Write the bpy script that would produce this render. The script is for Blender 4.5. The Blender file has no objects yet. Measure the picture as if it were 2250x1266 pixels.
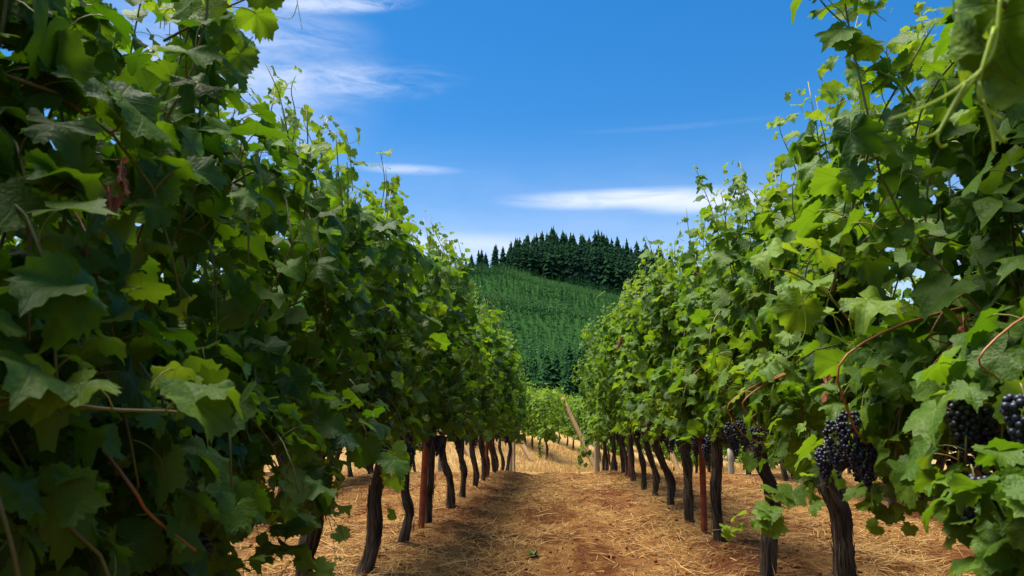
import bpy, math
import numpy as np
from mathutils import Vector, Matrix, Euler

# ------------------------------------------------------------------ camera
scn = bpy.context.scene
COL = scn.collection
R_ = math.radians
CAMZ = 0.80
PITCH, YAW, F = math.atan(302 / 1700), 0.052, 1700.0      # focal length in pixels of a 2250 wide picture
cam_data = bpy.data.cameras.new('camera')
cam_data.sensor_width = 36.0
cam_data.lens = 36.0 * F / 2250.0
cam_data.clip_start = 0.02
cam_data.clip_end = 6000
cam_data.dof.use_dof = True
cam_data.dof.focus_distance = 7.0
cam_data.dof.aperture_fstop = 11.0
cam = bpy.data.objects.new('camera', cam_data)
COL.objects.link(cam)
cam.location = (0, 0, CAMZ)
cam.rotation_euler = (math.pi / 2 + PITCH, 0, YAW)
scn.camera = cam
CAMR = np.array(cam.rotation_euler.to_matrix())


def at(px, py, D):
    """the point of the place at depth D (metres along the rows) that the photo shows at px, py"""
    d = CAMR @ np.array([(px - 1125) / F, (633 - py) / F, -1.0])
    return np.array([0, 0, CAMZ]) + d * (D / d[1])


def atx(px, py, X):
    """same, but on the upright plane x = X"""
    d = CAMR @ np.array([(px - 1125) / F, (633 - py) / F, -1.0])
    return np.array([0, 0, CAMZ]) + d * (X / d[0])


def project(P):
    q = (np.asarray(P) - np.array([0, 0, CAMZ])) @ CAMR
    z = np.maximum(-q[..., 2], 1e-3)
    return 1125 + q[..., 0] / z * F, 633 - q[..., 1] / z * F, -q[..., 2]


# ------------------------------------------------------------------ world and sun
SUN_EL, SUN_AZ = R_(73), R_(-75)          # azimuth from +Y towards +X
world = bpy.data.worlds.new('World')
scn.world = world
world.use_nodes = True
wt = world.node_tree
wt.nodes.clear()


class NT:
    def __init__(s, tree): s.t = tree
    def n(s, typ, **kw):
        nd = s.t.nodes.new(typ)
        for k, v in kw.items(): setattr(nd, k, v)
        return nd
    def set(s, sock, v):
        if v is None: return
        if isinstance(v, bpy.types.NodeSocket): s.t.links.new(v, sock)
        else: sock.default_value = v
    def math(s, op, a, b=None, c=None, clamp=False):
        nd = s.n('ShaderNodeMath', operation=op, use_clamp=clamp)
        s.set(nd.inputs[0], a); s.set(nd.inputs[1], b); s.set(nd.inputs[2], c)
        return nd.outputs[0]
    def ramp(s, x, a, b, lo=0.0, hi=1.0, smooth=True):
        nd = s.n('ShaderNodeMapRange', interpolation_type='SMOOTHSTEP' if smooth else 'LINEAR')
        s.set(nd.inputs['Value'], x); s.set(nd.inputs['From Min'], a); s.set(nd.inputs['From Max'], b)
        s.set(nd.inputs['To Min'], lo); s.set(nd.inputs['To Max'], hi)
        return nd.outputs[0]
    def mix(s, f, a, b, blend='MIX'):
        nd = s.n('ShaderNodeMix', data_type='RGBA', blend_type=blend)
        s.set(nd.inputs[0], f)
        s.set(nd.inputs[6], a if not isinstance(a, tuple) else (*a, 1)[:4])
        s.set(nd.inputs[7], b if not isinstance(b, tuple) else (*b, 1)[:4])
        return nd.outputs[2]
    def noise(s, vec, scale, detail=3, rough=0.55, dist=0.0):
        nd = s.n('ShaderNodeTexNoise')
        s.set(nd.inputs['Vector'], vec); nd.inputs['Scale'].default_value = scale
        nd.inputs['Detail'].default_value = detail; nd.inputs['Roughness'].default_value = rough
        nd.inputs['Distortion'].default_value = dist
        return nd.outputs['Fac']
    def xyz(s, v):
        nd = s.n('ShaderNodeSeparateXYZ'); s.set(nd.inputs[0], v); return nd.outputs
    def comb(s, x, y, z):
        nd = s.n('ShaderNodeCombineXYZ')
        s.set(nd.inputs[0], x); s.set(nd.inputs[1], y); s.set(nd.inputs[2], z); return nd.outputs[0]
    def mapping(s, v, scale=(1, 1, 1), loc=(0, 0, 0), rot=(0, 0, 0)):
        nd = s.n('ShaderNodeMapping'); s.set(nd.inputs[0], v)
        nd.inputs['Location'].default_value = loc; nd.inputs['Rotation'].default_value = rot
        nd.inputs['Scale'].default_value = scale; return nd.outputs[0]


W = NT(wt)
sky = W.n('ShaderNodeTexSky', sky_type='NISHITA')
sky.sun_disc = False
sky.sun_elevation = SUN_EL
sky.sun_rotation = SUN_AZ
sky.altitude = 200
sky.air_density = 1.0
sky.dust_density = 0.3
sky.ozone_density = 2.2
tc = W.n('ShaderNodeTexCoord')
vx, vy, vz = W.xyz(tc.outputs['Generated'])
az = W.math('ARCTAN2', vx, vy)
el = W.math('ARCSINE', vz)


def px_dir(px, py):
    d = at(px, py, 1.0) - np.array([0, 0, CAMZ]); d /= np.linalg.norm(d)
    return math.atan2(d[0], d[1]), math.asin(d[2])


wn_low = W.noise(W.comb(az, W.math('MULTIPLY', el, 3.0), 0.3), 5.0, 4, 0.6)
wn_fine = W.noise(W.mapping(W.comb(az, el, 1.7), scale=(9, 46, 1), rot=(0, 0, R_(6))), 1.0, 6, 0.62, 0.6)
wn_wisp = W.noise(W.mapping(W.comb(az, el, 4.1), scale=(12, 50, 1), rot=(0, 0, R_(-9))), 1.0, 7, 0.65, 1.1)


def cloud(px, py, rx, ry, edge=0.6, tilt=0.0, n=None, amt=1.0, th=(0.35, 0.7)):
    a0, e0 = px_dir(px, py)
    ra, re_ = rx / F * 0.95, ry / F * 0.95
    dx = W.math('SUBTRACT', az, a0); dy = W.math('SUBTRACT', el, e0)
    dy = W.math('SUBTRACT', dy, W.math('MULTIPLY', dx, tilt))
    u = W.math('DIVIDE', dx, ra); v = W.math('DIVIDE', dy, re_)
    r = W.math('SQRT', W.math('ADD', W.math('MULTIPLY', u, u), W.math('MULTIPLY', v, v)))
    m = W.ramp(r, 1.0, edge * 0.2, 0, 1)
    if n is not None: m = W.math('MULTIPLY', m, W.ramp(n, th[0], th[1], 0, 1))
    return W.math('MULTIPLY', m, amt)


clouds = [cloud(1370, 437, 350, 30, 0.98, 0.0, wn_fine, 0.88, (0.05, 0.6)),
          cloud(1560, 445, 230, 30, 0.9, 0.0, wn_fine, 0.8, (0.1, 0.6)),
          cloud(700, 175, 400, 62, 0.9, 0.06, wn_wisp, 0.5, (0.30, 0.80)),
          cloud(560, 80, 330, 70, 0.9, 0.10, wn_wisp, 0.45, (0.28, 0.80)),
          cloud(500, 150, 420, 260, 1.0, 0.0, wn_low, 0.5, (0.25, 0.65)),
          cloud(720, 10, 260, 26, 0.8, 0.10, wn_wisp, 0.6, (0.3, 0.66)),
          cloud(890, 372, 160, 16, 0.8, 0.0, wn_fine, 0.5, (0.2, 0.7)),
          cloud(1030, 545, 420, 46, 0.9, 0.0, wn_low, 0.55, (0.2, 0.6)),
          cloud(1500, 278, 330, 10, 0.8, 0.0, wn_fine, 0.06, (0.2, 0.7))]
# the same thin cloud goes on all round near the horizon and here and there overhead
gen = W.math('MULTIPLY', W.ramp(wn_wisp, 0.52, 0.85), W.math('MULTIPLY', W.ramp(W.math('ABSOLUTE', az), 0.75, 1.4), W.ramp(el, 0.02, 0.2, 0, 0.7)))
hz = W.math('MULTIPLY', W.ramp(el, 0.40, 0.10, 0, 0.55), W.ramp(wn_low, 0.25, 0.75, 0.55, 1))
tot = W.math('MAXIMUM', gen, hz)
for c_ in clouds: tot = W.math('SUBTRACT', 1.0, W.math('MULTIPLY', W.math('SUBTRACT', 1.0, tot), W.math('SUBTRACT', 1.0, c_)))
hsv = W.n('ShaderNodeHueSaturation')
hsv.inputs['Saturation'].default_value = 1.42
hsv.inputs['Value'].default_value = 0.95
W.set(hsv.inputs['Color'], sky.outputs[0])
skyc = W.mix(tot, hsv.outputs[0], (5.2, 5.6, 6.6, 1))
bg = W.n('ShaderNodeBackground')
W.set(bg.inputs['Color'], skyc)
bg.inputs['Strength'].default_value = 0.092
wo = W.n('ShaderNodeOutputWorld')
W.set(wo.inputs['Surface'], bg.outputs[0])

sun_d = bpy.data.lights.new('sun', 'SUN')
sun_d.energy = 4.9
sun_d.angle = R_(38.0)
sun_d.color = (1.0, 0.93, 0.80)
sun = bpy.data.objects.new('sun', sun_d)
COL.objects.link(sun)
to_sun = Vector((math.sin(SUN_AZ) * math.cos(SUN_EL), math.cos(SUN_AZ) * math.cos(SUN_EL), math.sin(SUN_EL)))
sun.rotation_euler = (-to_sun).to_track_quat('-Z', 'Y').to_euler()

vs = scn.view_settings
scn.display_settings.display_device = 'sRGB'
vs.view_transform = 'Standard'
vs.look = 'None'
vs.exposure = 1.0
vs.gamma = 1.0
vs.use_curve_mapping = False
cy = scn.cycles
cy.max_bounces = 5
cy.diffuse_bounces = 1
cy.glossy_bounces = 2
cy.transmission_bounces = 3
cy.transparent_max_bounces = 4
cy.caustics_reflective = False
cy.caustics_refractive = False
cy.sample_clamp_indirect = 4.0

# ------------------------------------------------------------------ helpers
rng = np.random.RandomState(7)


def vhash(ix, iy, seed):
    h = (ix.astype(np.int64) * 374761393 + iy.astype(np.int64) * 668265263 + seed * 974634777) & 0x7fffffff
    h = ((h ^ (h >> 13)) * 1274126177) & 0x7fffffff
    return ((h ^ (h >> 16)) & 0xffffff) / float(0xffffff)


def vnoise(x, y, seed=0):
    x = np.asarray(x, float); y = np.asarray(y, float)
    ix = np.floor(x); iy = np.floor(y)
    fx = x - ix; fy = y - iy
    fx = fx * fx * (3 - 2 * fx); fy = fy * fy * (3 - 2 * fy)
    a = vhash(ix, iy, seed); b = vhash(ix + 1, iy, seed); c = vhash(ix, iy + 1, seed); d = vhash(ix + 1, iy + 1, seed)
    return (a * (1 - fx) + b * fx) * (1 - fy) + (c * (1 - fx) + d * fx) * fy


def fbm(x, y, octs=4, seed=0):
    s = 0; amp = 0.5; f = 1.0
    for k in range(octs):
        s = s + amp * (vnoise(np.asarray(x) * f, np.asarray(y) * f, seed + k) - 0.5); amp *= 0.55; f *= 2.03
    return s


def sstep(a, b, x):
    t = np.clip((np.asarray(x, float) - a) / (b - a), 0, 1); return t * t * (3 - 2 * t)


def mesh_np(name, V, T, mats, uv=None, tint=None, midx=None, smooth=True):
    """triangle mesh from numpy arrays"""
    me = bpy.data.meshes.new(name)
    V = np.asarray(V, np.float32); T = np.asarray(T, np.int32)
    me.vertices.add(len(V)); me.vertices.foreach_set('co', V.ravel())
    me.loops.add(T.size); me.loops.foreach_set('vertex_index', T.ravel())
    me.polygons.add(len(T)); me.polygons.foreach_set('loop_start', np.arange(0, T.size, 3, dtype=np.int32))
    if smooth: me.polygons.foreach_set('use_smooth', np.ones(len(T), bool))
    for m in (mats if isinstance(mats, (list, tuple)) else [mats]): me.materials.append(m)
    if midx is not None: me.polygons.foreach_set('material_index', np.asarray(midx, np.int32))
    if uv is not None:
        l = me.uv_layers.new(name='UVMap'); l.uv.foreach_set('vector', np.asarray(uv, np.float32)[T.ravel()].ravel())
    if tint is not None:
        a = me.color_attributes.new('tint', 'FLOAT_COLOR', 'POINT')
        c = np.ones((len(V), 4), np.float32); c[:, :3] = tint; a.data.foreach_set('color', c.ravel())
    me.update(calc_edges=True)
    return me


def obj(name, me, parent=None, loc=None, kind=None, label=None, cat=None, group=None):
    o = bpy.data.objects.new(name, me)
    COL.objects.link(o)
    if parent is not None: o.parent = parent
    if loc is not None: o.location = loc
    for k, v in (('kind', kind), ('label', label), ('category', cat), ('group', group)):
        if v: o[k] = v
    return o


def thing(name, loc, label, cat, group=None, rz=0.0):
    o = obj(name, None, None, loc, None, label, cat, group)
    o.rotation_euler = (0, 0, rz)
    o.empty_display_size = 0.1
    return o


def smooth_line(P, n):
    """Catmull-Rom through the points"""
    P = np.asarray(P, float)
    Q = np.vstack([2 * P[0] - P[1], P, 2 * P[-1] - P[-2]])
    t = np.linspace(0, len(P) - 1 - 1e-9, n); i = t.astype(int); u = (t - i)[:, None]
    a, b, c, d = Q[i], Q[i + 1], Q[i + 2], Q[i + 3]
    return 0.5 * ((2 * b) + (c - a) * u + (2 * a - 5 * b + 4 * c - d) * u ** 2 + (3 * b - a - 3 * c + d) * u ** 3)


def tube(P, r, sides=6, rfun=None, cap=True):
    """V, T, uv of a tube along the points; rfun(ring parameter 0..1, angles) scales the radius"""
    P = np.asarray(P, float); n = len(P)
    r = np.broadcast_to(np.asarray(r, float), (n,))
    tan = np.gradient(P, axis=0); tan /= np.linalg.norm(tan, axis=1)[:, None] + 1e-12
    up = np.array([0.31, 0.9, 0.2]); u0 = np.cross(tan[0], up); u0 /= np.linalg.norm(u0)
    U = [u0]
    for i in range(1, n):
        u = U[-1] - tan[i] * np.dot(U[-1], tan[i]); U.append(u / (np.linalg.norm(u) + 1e-12))
    U = np.array(U); Wv = np.cross(tan, U)
    ang = np.linspace(0, 2 * np.pi, sides, endpoint=False)
    rr = r[:, None] * np.ones(sides)[None]
    if rfun is not None: rr = rr * rfun(np.linspace(0, 1, n)[:, None], ang[None])
    V = P[:, None] + rr[..., None] * (np.cos(ang)[None, :, None] * U[:, None] + np.sin(ang)[None, :, None] * Wv[:, None])
    V = V.reshape(-1, 3)
    k = np.arange(sides); k2 = (k + 1) % sides
    T = []
    for i in range(n - 1):
        a = i * sides + k; b = i * sides + k2; c = a + sides; d = b + sides
        T.append(np.stack([a, b, d], 1)); T.append(np.stack([a, d, c], 1))
    if cap:
        V = np.vstack([V, P[:1], P[-1:]]); c0 = len(V) - 2; c1 = len(V) - 1
        T.append(np.stack([k2, k, np.full(sides, c0)], 1))
        T.append(np.stack([(n - 1) * sides + k, (n - 1) * sides + k2, np.full(sides, c1)], 1))
    T = np.vstack(T)
    L = np.concatenate([[0], np.cumsum(np.linalg.norm(np.diff(P, axis=0), axis=1))])
    uv = np.stack([np.tile(ang / (2 * np.pi), n), np.repeat(L, sides)], 1)
    if cap: uv = np.vstack([uv, [[0, 0], [0, L[-1]]]])
    return V, T, uv


def join(parts):
    """merge (V, T, uv[, tint]) tuples"""
    Vs, Ts, Us, o = [], [], [], 0
    for V, T, uv in parts:
        Vs.append(V); Ts.append(T + o); Us.append(uv); o += len(V)
    return np.vstack(Vs), np.vstack(Ts), np.vstack(Us)


# ------------------------------------------------------------------ materials
def new_mat(name):
    m = bpy.data.materials.new(name); m.use_nodes = True; m.node_tree.nodes.clear()
    return m, NT(m.node_tree)


def finish(N, shader, disp=None):
    o = N.n('ShaderNodeOutputMaterial'); N.set(o.inputs['Surface'], shader)


def principled(N, col, rough=0.6, spec=0.5, bump=None, bs=0.3, bd=0.01, metal=0.0):
    p = N.n('ShaderNodeBsdfPrincipled')
    N.set(p.inputs['Base Color'], col if not isinstance(col, tuple) else (*col, 1)[:4])
    N.set(p.inputs['Roughness'], rough); N.set(p.inputs['Metallic'], metal)
    p.inputs['Specular IOR Level'].default_value = spec
    if bump is not None:
        b = N.n('ShaderNodeBump'); b.inputs['Strength'].default_value = bs; b.inputs['Distance'].default_value = bd
        N.set(b.inputs['Height'], bump); N.set(p.inputs['Normal'], b.outputs[0])
    return p.outputs[0]


def leaf_mat(name, use_object, detail=True):
    m, N = new_mat(name)
    if use_object: tint = N.n('ShaderNodeObjectInfo').outputs['Color']
    else: tint = N.n('ShaderNodeAttribute', attribute_name='tint').outputs['Color']
    rnd, young, dead = N.xyz(tint)  # young: yellow-green of young leaves
    geo = N.n('ShaderNodeNewGeometry')
    back = geo.outputs['Backfacing']
    top = N.mix(rnd, (0.018, 0.060, 0.005), (0.095, 0.200, 0.010))
    top = N.mix(young, top, (0.20, 0.32, 0.022))
    bot = N.mix(rnd, (0.065, 0.140, 0.030), (0.095, 0.175, 0.042))
    bot = N.mix(young, bot, (0.19, 0.28, 0.05))
    tr = N.mix(rnd, (0.06, 0.20, 0.003), (0.22, 0.42, 0.006))
    tr = N.mix(young, tr, (0.40, 0.52, 0.02))
    bump = None
    if detail:
        uvn = N.n('ShaderNodeUVMap').outputs[0]
        x, y, _ = N.xyz(uvn)
        ax = N.math('ABSOLUTE', x)
        dmin = None
        for a in (0, 50, 108):
            s_, c_ = math.sin(R_(a)), math.cos(R_(a))
            d = N.math('ABSOLUTE', N.math('SUBTRACT', N.math('MULTIPLY', ax, c_), N.math('MULTIPLY', y, s_)))
            al = N.math('ADD', N.math('MULTIPLY', ax, s_), N.math('MULTIPLY', y, c_))
            d = N.math('ADD', d, N.math('MULTIPLY', N.math('LESS_THAN', al, 0.0), 9.0))
            d = N.math('ADD', d, N.math('MULTIPLY', al, 0.012))
            dmin = d if dmin is None else N.math('MINIMUM', dmin, d)
        v1 = N.ramp(dmin, 0.018, 0.004)
        st = N.math('SINE', N.math('MULTIPLY', N.math('SUBTRACT', N.math('ADD', y, N.math('MULTIPLY', N.noise(uvn, 5, 1), 0.10)), N.math('MULTIPLY', ax, 0.75)), 48.0))
        v2 = N.ramp(st, 0.90, 1.0, 0, 0.45)
        vein = N.math('MAXIMUM', v1, v2)
        top = N.mix(N.math('MULTIPLY', vein, 0.8), top, (0.15, 0.22, 0.06))
        bot = N.mix(N.math('MULTIPLY', vein, 0.6), bot, (0.22, 0.28, 0.11))
        tr = N.mix(N.math('MULTIPLY', vein, 0.6), tr, (0.09, 0.16, 0.01))
        mot = N.noise(uvn, 7, 4)
        top = N.mix(N.ramp(mot, 0.35, 0.75, 0, 0.5), top, (0.04, 0.10, 0.014))
        edge = N.math('MULTIPLY', N.ramp(N.math('ADD', N.math('MULTIPLY', x, x), N.math('MULTIPLY', y, y)), 0.12, 0.30), N.ramp(mot, 0.58, 0.7))
        edge = N.math('MULTIPLY', edge, N.ramp(rnd, 0.82, 0.95))
        top = N.mix(edge, top, (0.16, 0.10, 0.03)); tr = N.mix(edge, tr, (0.2, 0.10, 0.02))
        vo = N.n('ShaderNodeTexVoronoi', feature='SMOOTH_F1'); N.set(vo.inputs['Vector'], uvn); vo.inputs['Scale'].default_value = 17
        bump = N.math('SUBTRACT', N.math('MULTIPLY', vo.outputs['Distance'], -0.6), N.math('MULTIPLY', vein, 0.6))
    dn = N.noise(N.n('ShaderNodeUVMap').outputs[0], 6, 3)
    dcol = N.mix(dn, (0.48, 0.16, 0.065), (0.12, 0.05, 0.025))
    top = N.mix(dead, top, dcol); bot = N.mix(dead, bot, dcol); tr = N.mix(dead, tr, (0.22, 0.06, 0.015))
    col = N.mix(back, top, bot)
    rough = N.math('ADD', N.math('MULTIPLY', back, 0.2), 0.52)
    p = principled(N, col, rough, 0.22, bump, 0.22, 0.02)
    t = N.n('ShaderNodeBsdfTranslucent'); N.set(t.inputs['Color'], tr)
    mx = N.n('ShaderNodeMixShader'); mx.inputs[0].default_value = 0.38
    N.set(mx.inputs[1], p); N.set(mx.inputs[2], t.outputs[0])
    finish(N, mx.outputs[0])
    return m


M = {}
M['leaf_o'] = leaf_mat('vine_leaf', True, True)
M['leaf_s'] = leaf_mat('vine_foliage', False, True)
M['leaf_f'] = leaf_mat('far_vine_foliage', False, False)

m, N = new_mat('leaf_stalk')
finish(N, principled(N, N.mix(N.n('ShaderNodeObjectInfo').outputs['Random'], (0.20, 0.26, 0.04), (0.26, 0.12, 0.05)), 0.5)); M['stalk'] = m

m, N = new_mat('green_cane')
uvn = N.n('ShaderNodeUVMap').outputs[0]
f = N.noise(N.mapping(uvn, scale=(2, 30, 1)), 1, 3)
finish(N, principled(N, N.mix(f, (0.12, 0.14, 0.03), (0.22, 0.17, 0.05)), 0.5, 0.5, f, 0.3, 0.002)); M['cane'] = m

m, N = new_mat('ripe_orange_cane')
uvn = N.n('ShaderNodeUVMap').outputs[0]
f = N.noise(N.mapping(uvn, scale=(3, 22, 1)), 1, 4)
finish(N, principled(N, N.mix(f, (0.34, 0.10, 0.025), (0.48, 0.20, 0.06)), 0.5, 0.5, f, 0.4, 0.002)); M['orange_cane'] = m

m, N = new_mat('tendril_green')
p = principled(N, (0.34, 0.46, 0.03), 0.4)
t_ = N.n('ShaderNodeBsdfTranslucent'); t_.inputs[0].default_value = (.55, .7, .03, 1); mx = N.n('ShaderNodeMixShader'); mx.inputs[0].default_value = .4
N.set(mx.inputs[1], p); N.set(mx.inputs[2], t_.outputs[0])
finish(N, mx.outputs[0]); M['tendril'] = m

m, N = new_mat('vine_bark')
uvn = N.n('ShaderNodeUVMap').outputs[0]
su = N.mapping(uvn, scale=(1, 1, 1))
stri = N.noise(N.mapping(uvn, scale=(26, 7, 1)), 1, 6, 0.65, 0.8)
big = N.noise(N.mapping(uvn, scale=(5, 9, 1)), 1, 3)
c = N.mix(N.ramp(stri, 0.36, 0.68), (0.016, 0.011, 0.008), (0.18, 0.13, 0.09))
c = N.mix(N.ramp(big, 0.4, 0.75, 0, 0.6), c, (0.05, 0.033, 0.022))
finish(N, principled(N, c, 0.9, 0.2, stri, 1.0, 0.03)); M['bark'] = m

m, N = new_mat('rusty_steel')
tcn = N.n('ShaderNodeTexCoord').outputs['Object']
f = N.noise(tcn, 9, 6, 0.65); g = N.noise(N.mapping(tcn, scale=(40, 40, 3)), 1, 4)
c = N.mix(N.ramp(f, 0.3, 0.7), (0.15, 0.024, 0.009), (0.30, 0.065, 0.020))
c = N.mix(N.ramp(g, 0.55, 0.8, 0, 0.5), c, (0.04, 0.014, 0.01))
finish(N, principled(N, c, 0.72, 0.4, f, 0.35, 0.003)); M['rust'] = m

m, N = new_mat('weathered_wood')
tcn = N.n('ShaderNodeTexCoord').outputs['Object']
f = N.noise(N.mapping(tcn, scale=(30, 30, 2.2)), 1, 6, 0.65, 0.6)
finish(N, principled(N, N.mix(N.ramp(f, 0.3, 0.7), (0.26, 0.20, 0.12), (0.46, 0.38, 0.26)), 0.85, 0.2, f, 0.5, 0.004)); M['wood'] = m

m, N = new_mat('tan_pole_wood')
tcn = N.n('ShaderNodeTexCoord').outputs['Object']
f = N.noise(N.mapping(tcn, scale=(30, 30, 2.2)), 1, 6, 0.65, 0.6)
finish(N, principled(N, N.mix(N.ramp(f, 0.3, 0.7), (0.17, 0.10, 0.04), (0.32, 0.21, 0.09)), 0.85, 0.2, f, 0.5, 0.004)); M['pole'] = m

m, N = new_mat('galvanised_wire')
finish(N, principled(N, (0.30, 0.30, 0.30), 0.45, 0.5, metal=0.7)); M['wire'] = m

m, N = new_mat('white_plastic')
tcn = N.n('ShaderNodeTexCoord').outputs['Object']
finish(N, principled(N, N.mix(N.noise(tcn, 6, 4), (0.34, 0.31, 0.25), (0.48, 0.45, 0.38)), 0.5)); M['plastic'] = m

m, N = new_mat('grape_skin')
oi = N.n('ShaderNodeObjectInfo').outputs['Random']
tcn = N.n('ShaderNodeTexCoord').outputs['Object']
f = N.ramp(N.noise(tcn, 90, 3), 0.35, 0.7)
c = N.mix(f, (0.005, 0.005, 0.013), (0.028, 0.033, 0.070))
finish(N, principled(N, c, 0.42, 0.5)); M['grape'] = m

m, N = new_mat('fir_needles')
oi = N.n('ShaderNodeObjectInfo').outputs['Random']
tcn = N.n('ShaderNodeTexCoord').outputs['Object']
f = N.noise(tcn, 1.1, 4)
c = N.mix(f, (0.010, 0.032, 0.016), (0.024, 0.068, 0.026))
c = N.mix(N.math('MULTIPLY', oi, 0.5), c, (0.016, 0.036, 0.026))
finish(N, principled(N, c, 0.9, 0.0)); M['fir'] = m

m, N = new_mat('green_fir_needles')
tcn = N.n('ShaderNodeTexCoord').outputs['Object']
c = N.mix(N.noise(tcn, 3, 4), (0.014, 0.044, 0.016), (0.036, 0.096, 0.028))
finish(N, principled(N, c, 0.9, 0.0)); M['foot_fir'] = m

m, N = new_mat('young_fir_needles')
tint = N.n('ShaderNodeAttribute', attribute_name='tint').outputs['Color']
r0, r1, r2 = N.xyz(tint)
c = N.mix(r0, (0.022, 0.072, 0.026), (0.080, 0.175, 0.052))
finish(N, principled(N, c, 0.9, 0.0)); M['young_fir'] = m

m, N = new_mat('fir_bark')
finish(N, principled(N, (0.05, 0.035, 0.025), 0.9, 0.2)); M['fir_bark'] = m

m, N = new_mat('dry_soil_and_mown_straw')
pos = N.n('ShaderNodeNewGeometry').outputs['Position']
gx, gy, gz = N.xyz(pos)
n1 = N.noise(N.mapping(pos, scale=(1.7, .55, 1)), 1.3, 5, 0.6); n2 = N.noise(pos, 9, 5, 0.65); n3 = N.noise(pos, 55, 4, 0.7)
fib = N.noise(N.mapping(pos, scale=(120, 22, 40), rot=(0, 0, 0.6)), 1, 3, 0.6, 1.2)
soil = N.mix(N.ramp(n2, 0.3, 0.7), (0.14, 0.040, 0.009), (0.26, 0.092, 0.022))
soil = N.mix(N.ramp(n3, 0.42, 0.62, 0.75, 0), soil, (0.055, 0.022, 0.010))
straw = N.mix(N.ramp(fib, 0.35, 0.65), (0.24, 0.100, 0.027), (0.44, 0.25, 0.080))
far = N.ramp(gy, 17.5, 20.5)
cover = N.math('ADD', N.ramp(n1, 0.38, 0.60, 0.0, 0.8), N.ramp(n2, 0.4, 0.7, -0.2, 0.25))
cover = N.math('MAXIMUM', cover, N.math('MULTIPLY', far, 0.95), clamp=True)
c = N.mix(cover, soil, straw)
gold = N.mix(n2, (0.40, 0.25, 0.09), (0.58, 0.40, 0.17))
c = N.mix(N.math('MULTIPLY', far, 0.8), c, gold)
c = N.mix(N.ramp(gy, 62, 95), c, (0.07, 0.10, 0.03))
hgt = N.math('ADD', N.math('MULTIPLY', n3, 0.6), N.math('MULTIPLY', fib, 0.5))
finish(N, principled(N, c, 0.95, 0.1, hgt, 1.0, 0.04)); M['ground'] = m

m, N = new_mat('green_hillside')
pos = N.n('ShaderNodeNewGeometry').outputs['Position']
n1 = N.noise(pos, 0.25, 6, 0.65)
finish(N, principled(N, N.mix(n1, (0.014, 0.044, 0.012), (0.032, 0.082, 0.020)), 0.95, 0.0)); M['hill'] = m

m, N = new_mat('straw_blades')
tint = N.n('ShaderNodeAttribute', attribute_name='tint').outputs['Color']
r0, r1, r2 = N.xyz(tint)
c = N.mix(r0, (0.18, 0.072, 0.018), (0.64, 0.41, 0.145))
c = N.mix(r1, c, (0.10, 0.15, 0.03))
p = principled(N, c, 0.7, 0.25)
t_ = N.n('ShaderNodeBsdfTranslucent'); N.set(t_.inputs[0], c); mx = N.n('ShaderNodeMixShader'); mx.inputs[0].default_value = .35
N.set(mx.inputs[1], p); N.set(mx.inputs[2], t_.outputs[0])
finish(N, mx.outputs[0]); M['straw'] = m


# ------------------------------------------------------------------ ground
def gz(x, y):
    """large shape of the ground: level alley, a dip at its end, a slope up beyond, then down to the foot of the hill"""
    x = np.asarray(x, float); y = np.asarray(y, float)
    near = 0 - 0.36 * sstep(12.5, 20.5, y)
    sl = -1.14 - 0.176 * np.clip(x, -4, 4) + 0.0386 * np.clip(y, 0, 62)
    w = sstep(19.5, 24.0, y)
    z = near * (1 - w) + sl * w
    z = z * (1 - sstep(64, 130, y)) + (-2.5) * sstep(64, 130, y)
    return z


def gz_fine(x, y):
    x = np.asarray(x, float); y = np.asarray(y, float)
    w = 1 - sstep(22, 40, np.hypot(x, y))
    ridge = 0.045 * (np.exp(-((x + 1.02) / 0.34) ** 2) + np.exp(-((x - 1.17) / 0.38) ** 2)) * (1 - sstep(18, 21, y))
    return gz(x, y) + w * (0.07 * fbm(x * 1.1, y * 0.8, 3, 3) + 0.065 * fbm(x * 6, y * 6, 3, 11) + 0.035 * fbm(x * 20, y * 20, 2, 21) + ridge - 0.035 * (np.exp(-((x + .38 + .05 * np.sin(y * .7)) / .2) ** 2) + np.exp(-((x - .62 - .05 * np.sin(y * .6)) / .22) ** 2)) * (1 - sstep(18, 21, y))) - 0.012


def axis(segs):
    out = [segs[0][0]]
    for a, b, n in segs:
        out += list(a + (b - a) * np.arange(1, n + 1) / n)
    return np.array(out)


xs = axis([(-3000, -600, 6), (-600, -100, 10), (-100, -20, 14), (-20, -5, 26), (-5, -2.6, 30), (-2.6, 3.4, 150), (3.4, 6, 30), (6, 20, 26), (20, 100, 14), (100, 600, 10), (600, 3000, 6)])
ys = axis([(-400, -20, 10), (-20, 3.2, 24), (3.2, 7.5, 110), (7.5, 13, 90), (13, 24, 90), (24, 60, 70), (60, 140, 20), (140, 700, 12), (700, 5000, 10)])
X, Y = np.meshgrid(xs, ys)
Z = gz_fine(X, Y)
V = np.stack([X, Y, Z], -1).reshape(-1, 3)
nx = len(xs); i = (np.arange(len(ys) - 1)[:, None] * nx + np.arange(nx - 1)[None]).ravel()
T = np.vstack([np.stack([i, i + 1, i + nx + 1], 1), np.stack([i, i + nx + 1, i + nx], 1)])
obj('ground', mesh_np('ground', V, T, M['ground']), kind='structure')

# ------------------------------------------------------------------ hill and its woods
CREST = [(-400, 690), (300, 640), (700, 605), (880, 592), (980, 578), (1060, 572), (1120, 573), (1180, 588), (1250, 603), (1320, 622), (1400, 640), (1600, 680), (2400, 800), (3600, 860)]
cpx = np.array([c[0] for c in CREST], float); cpy = np.array([c[1] for c in CREST], float)
DC = 420.0


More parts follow.
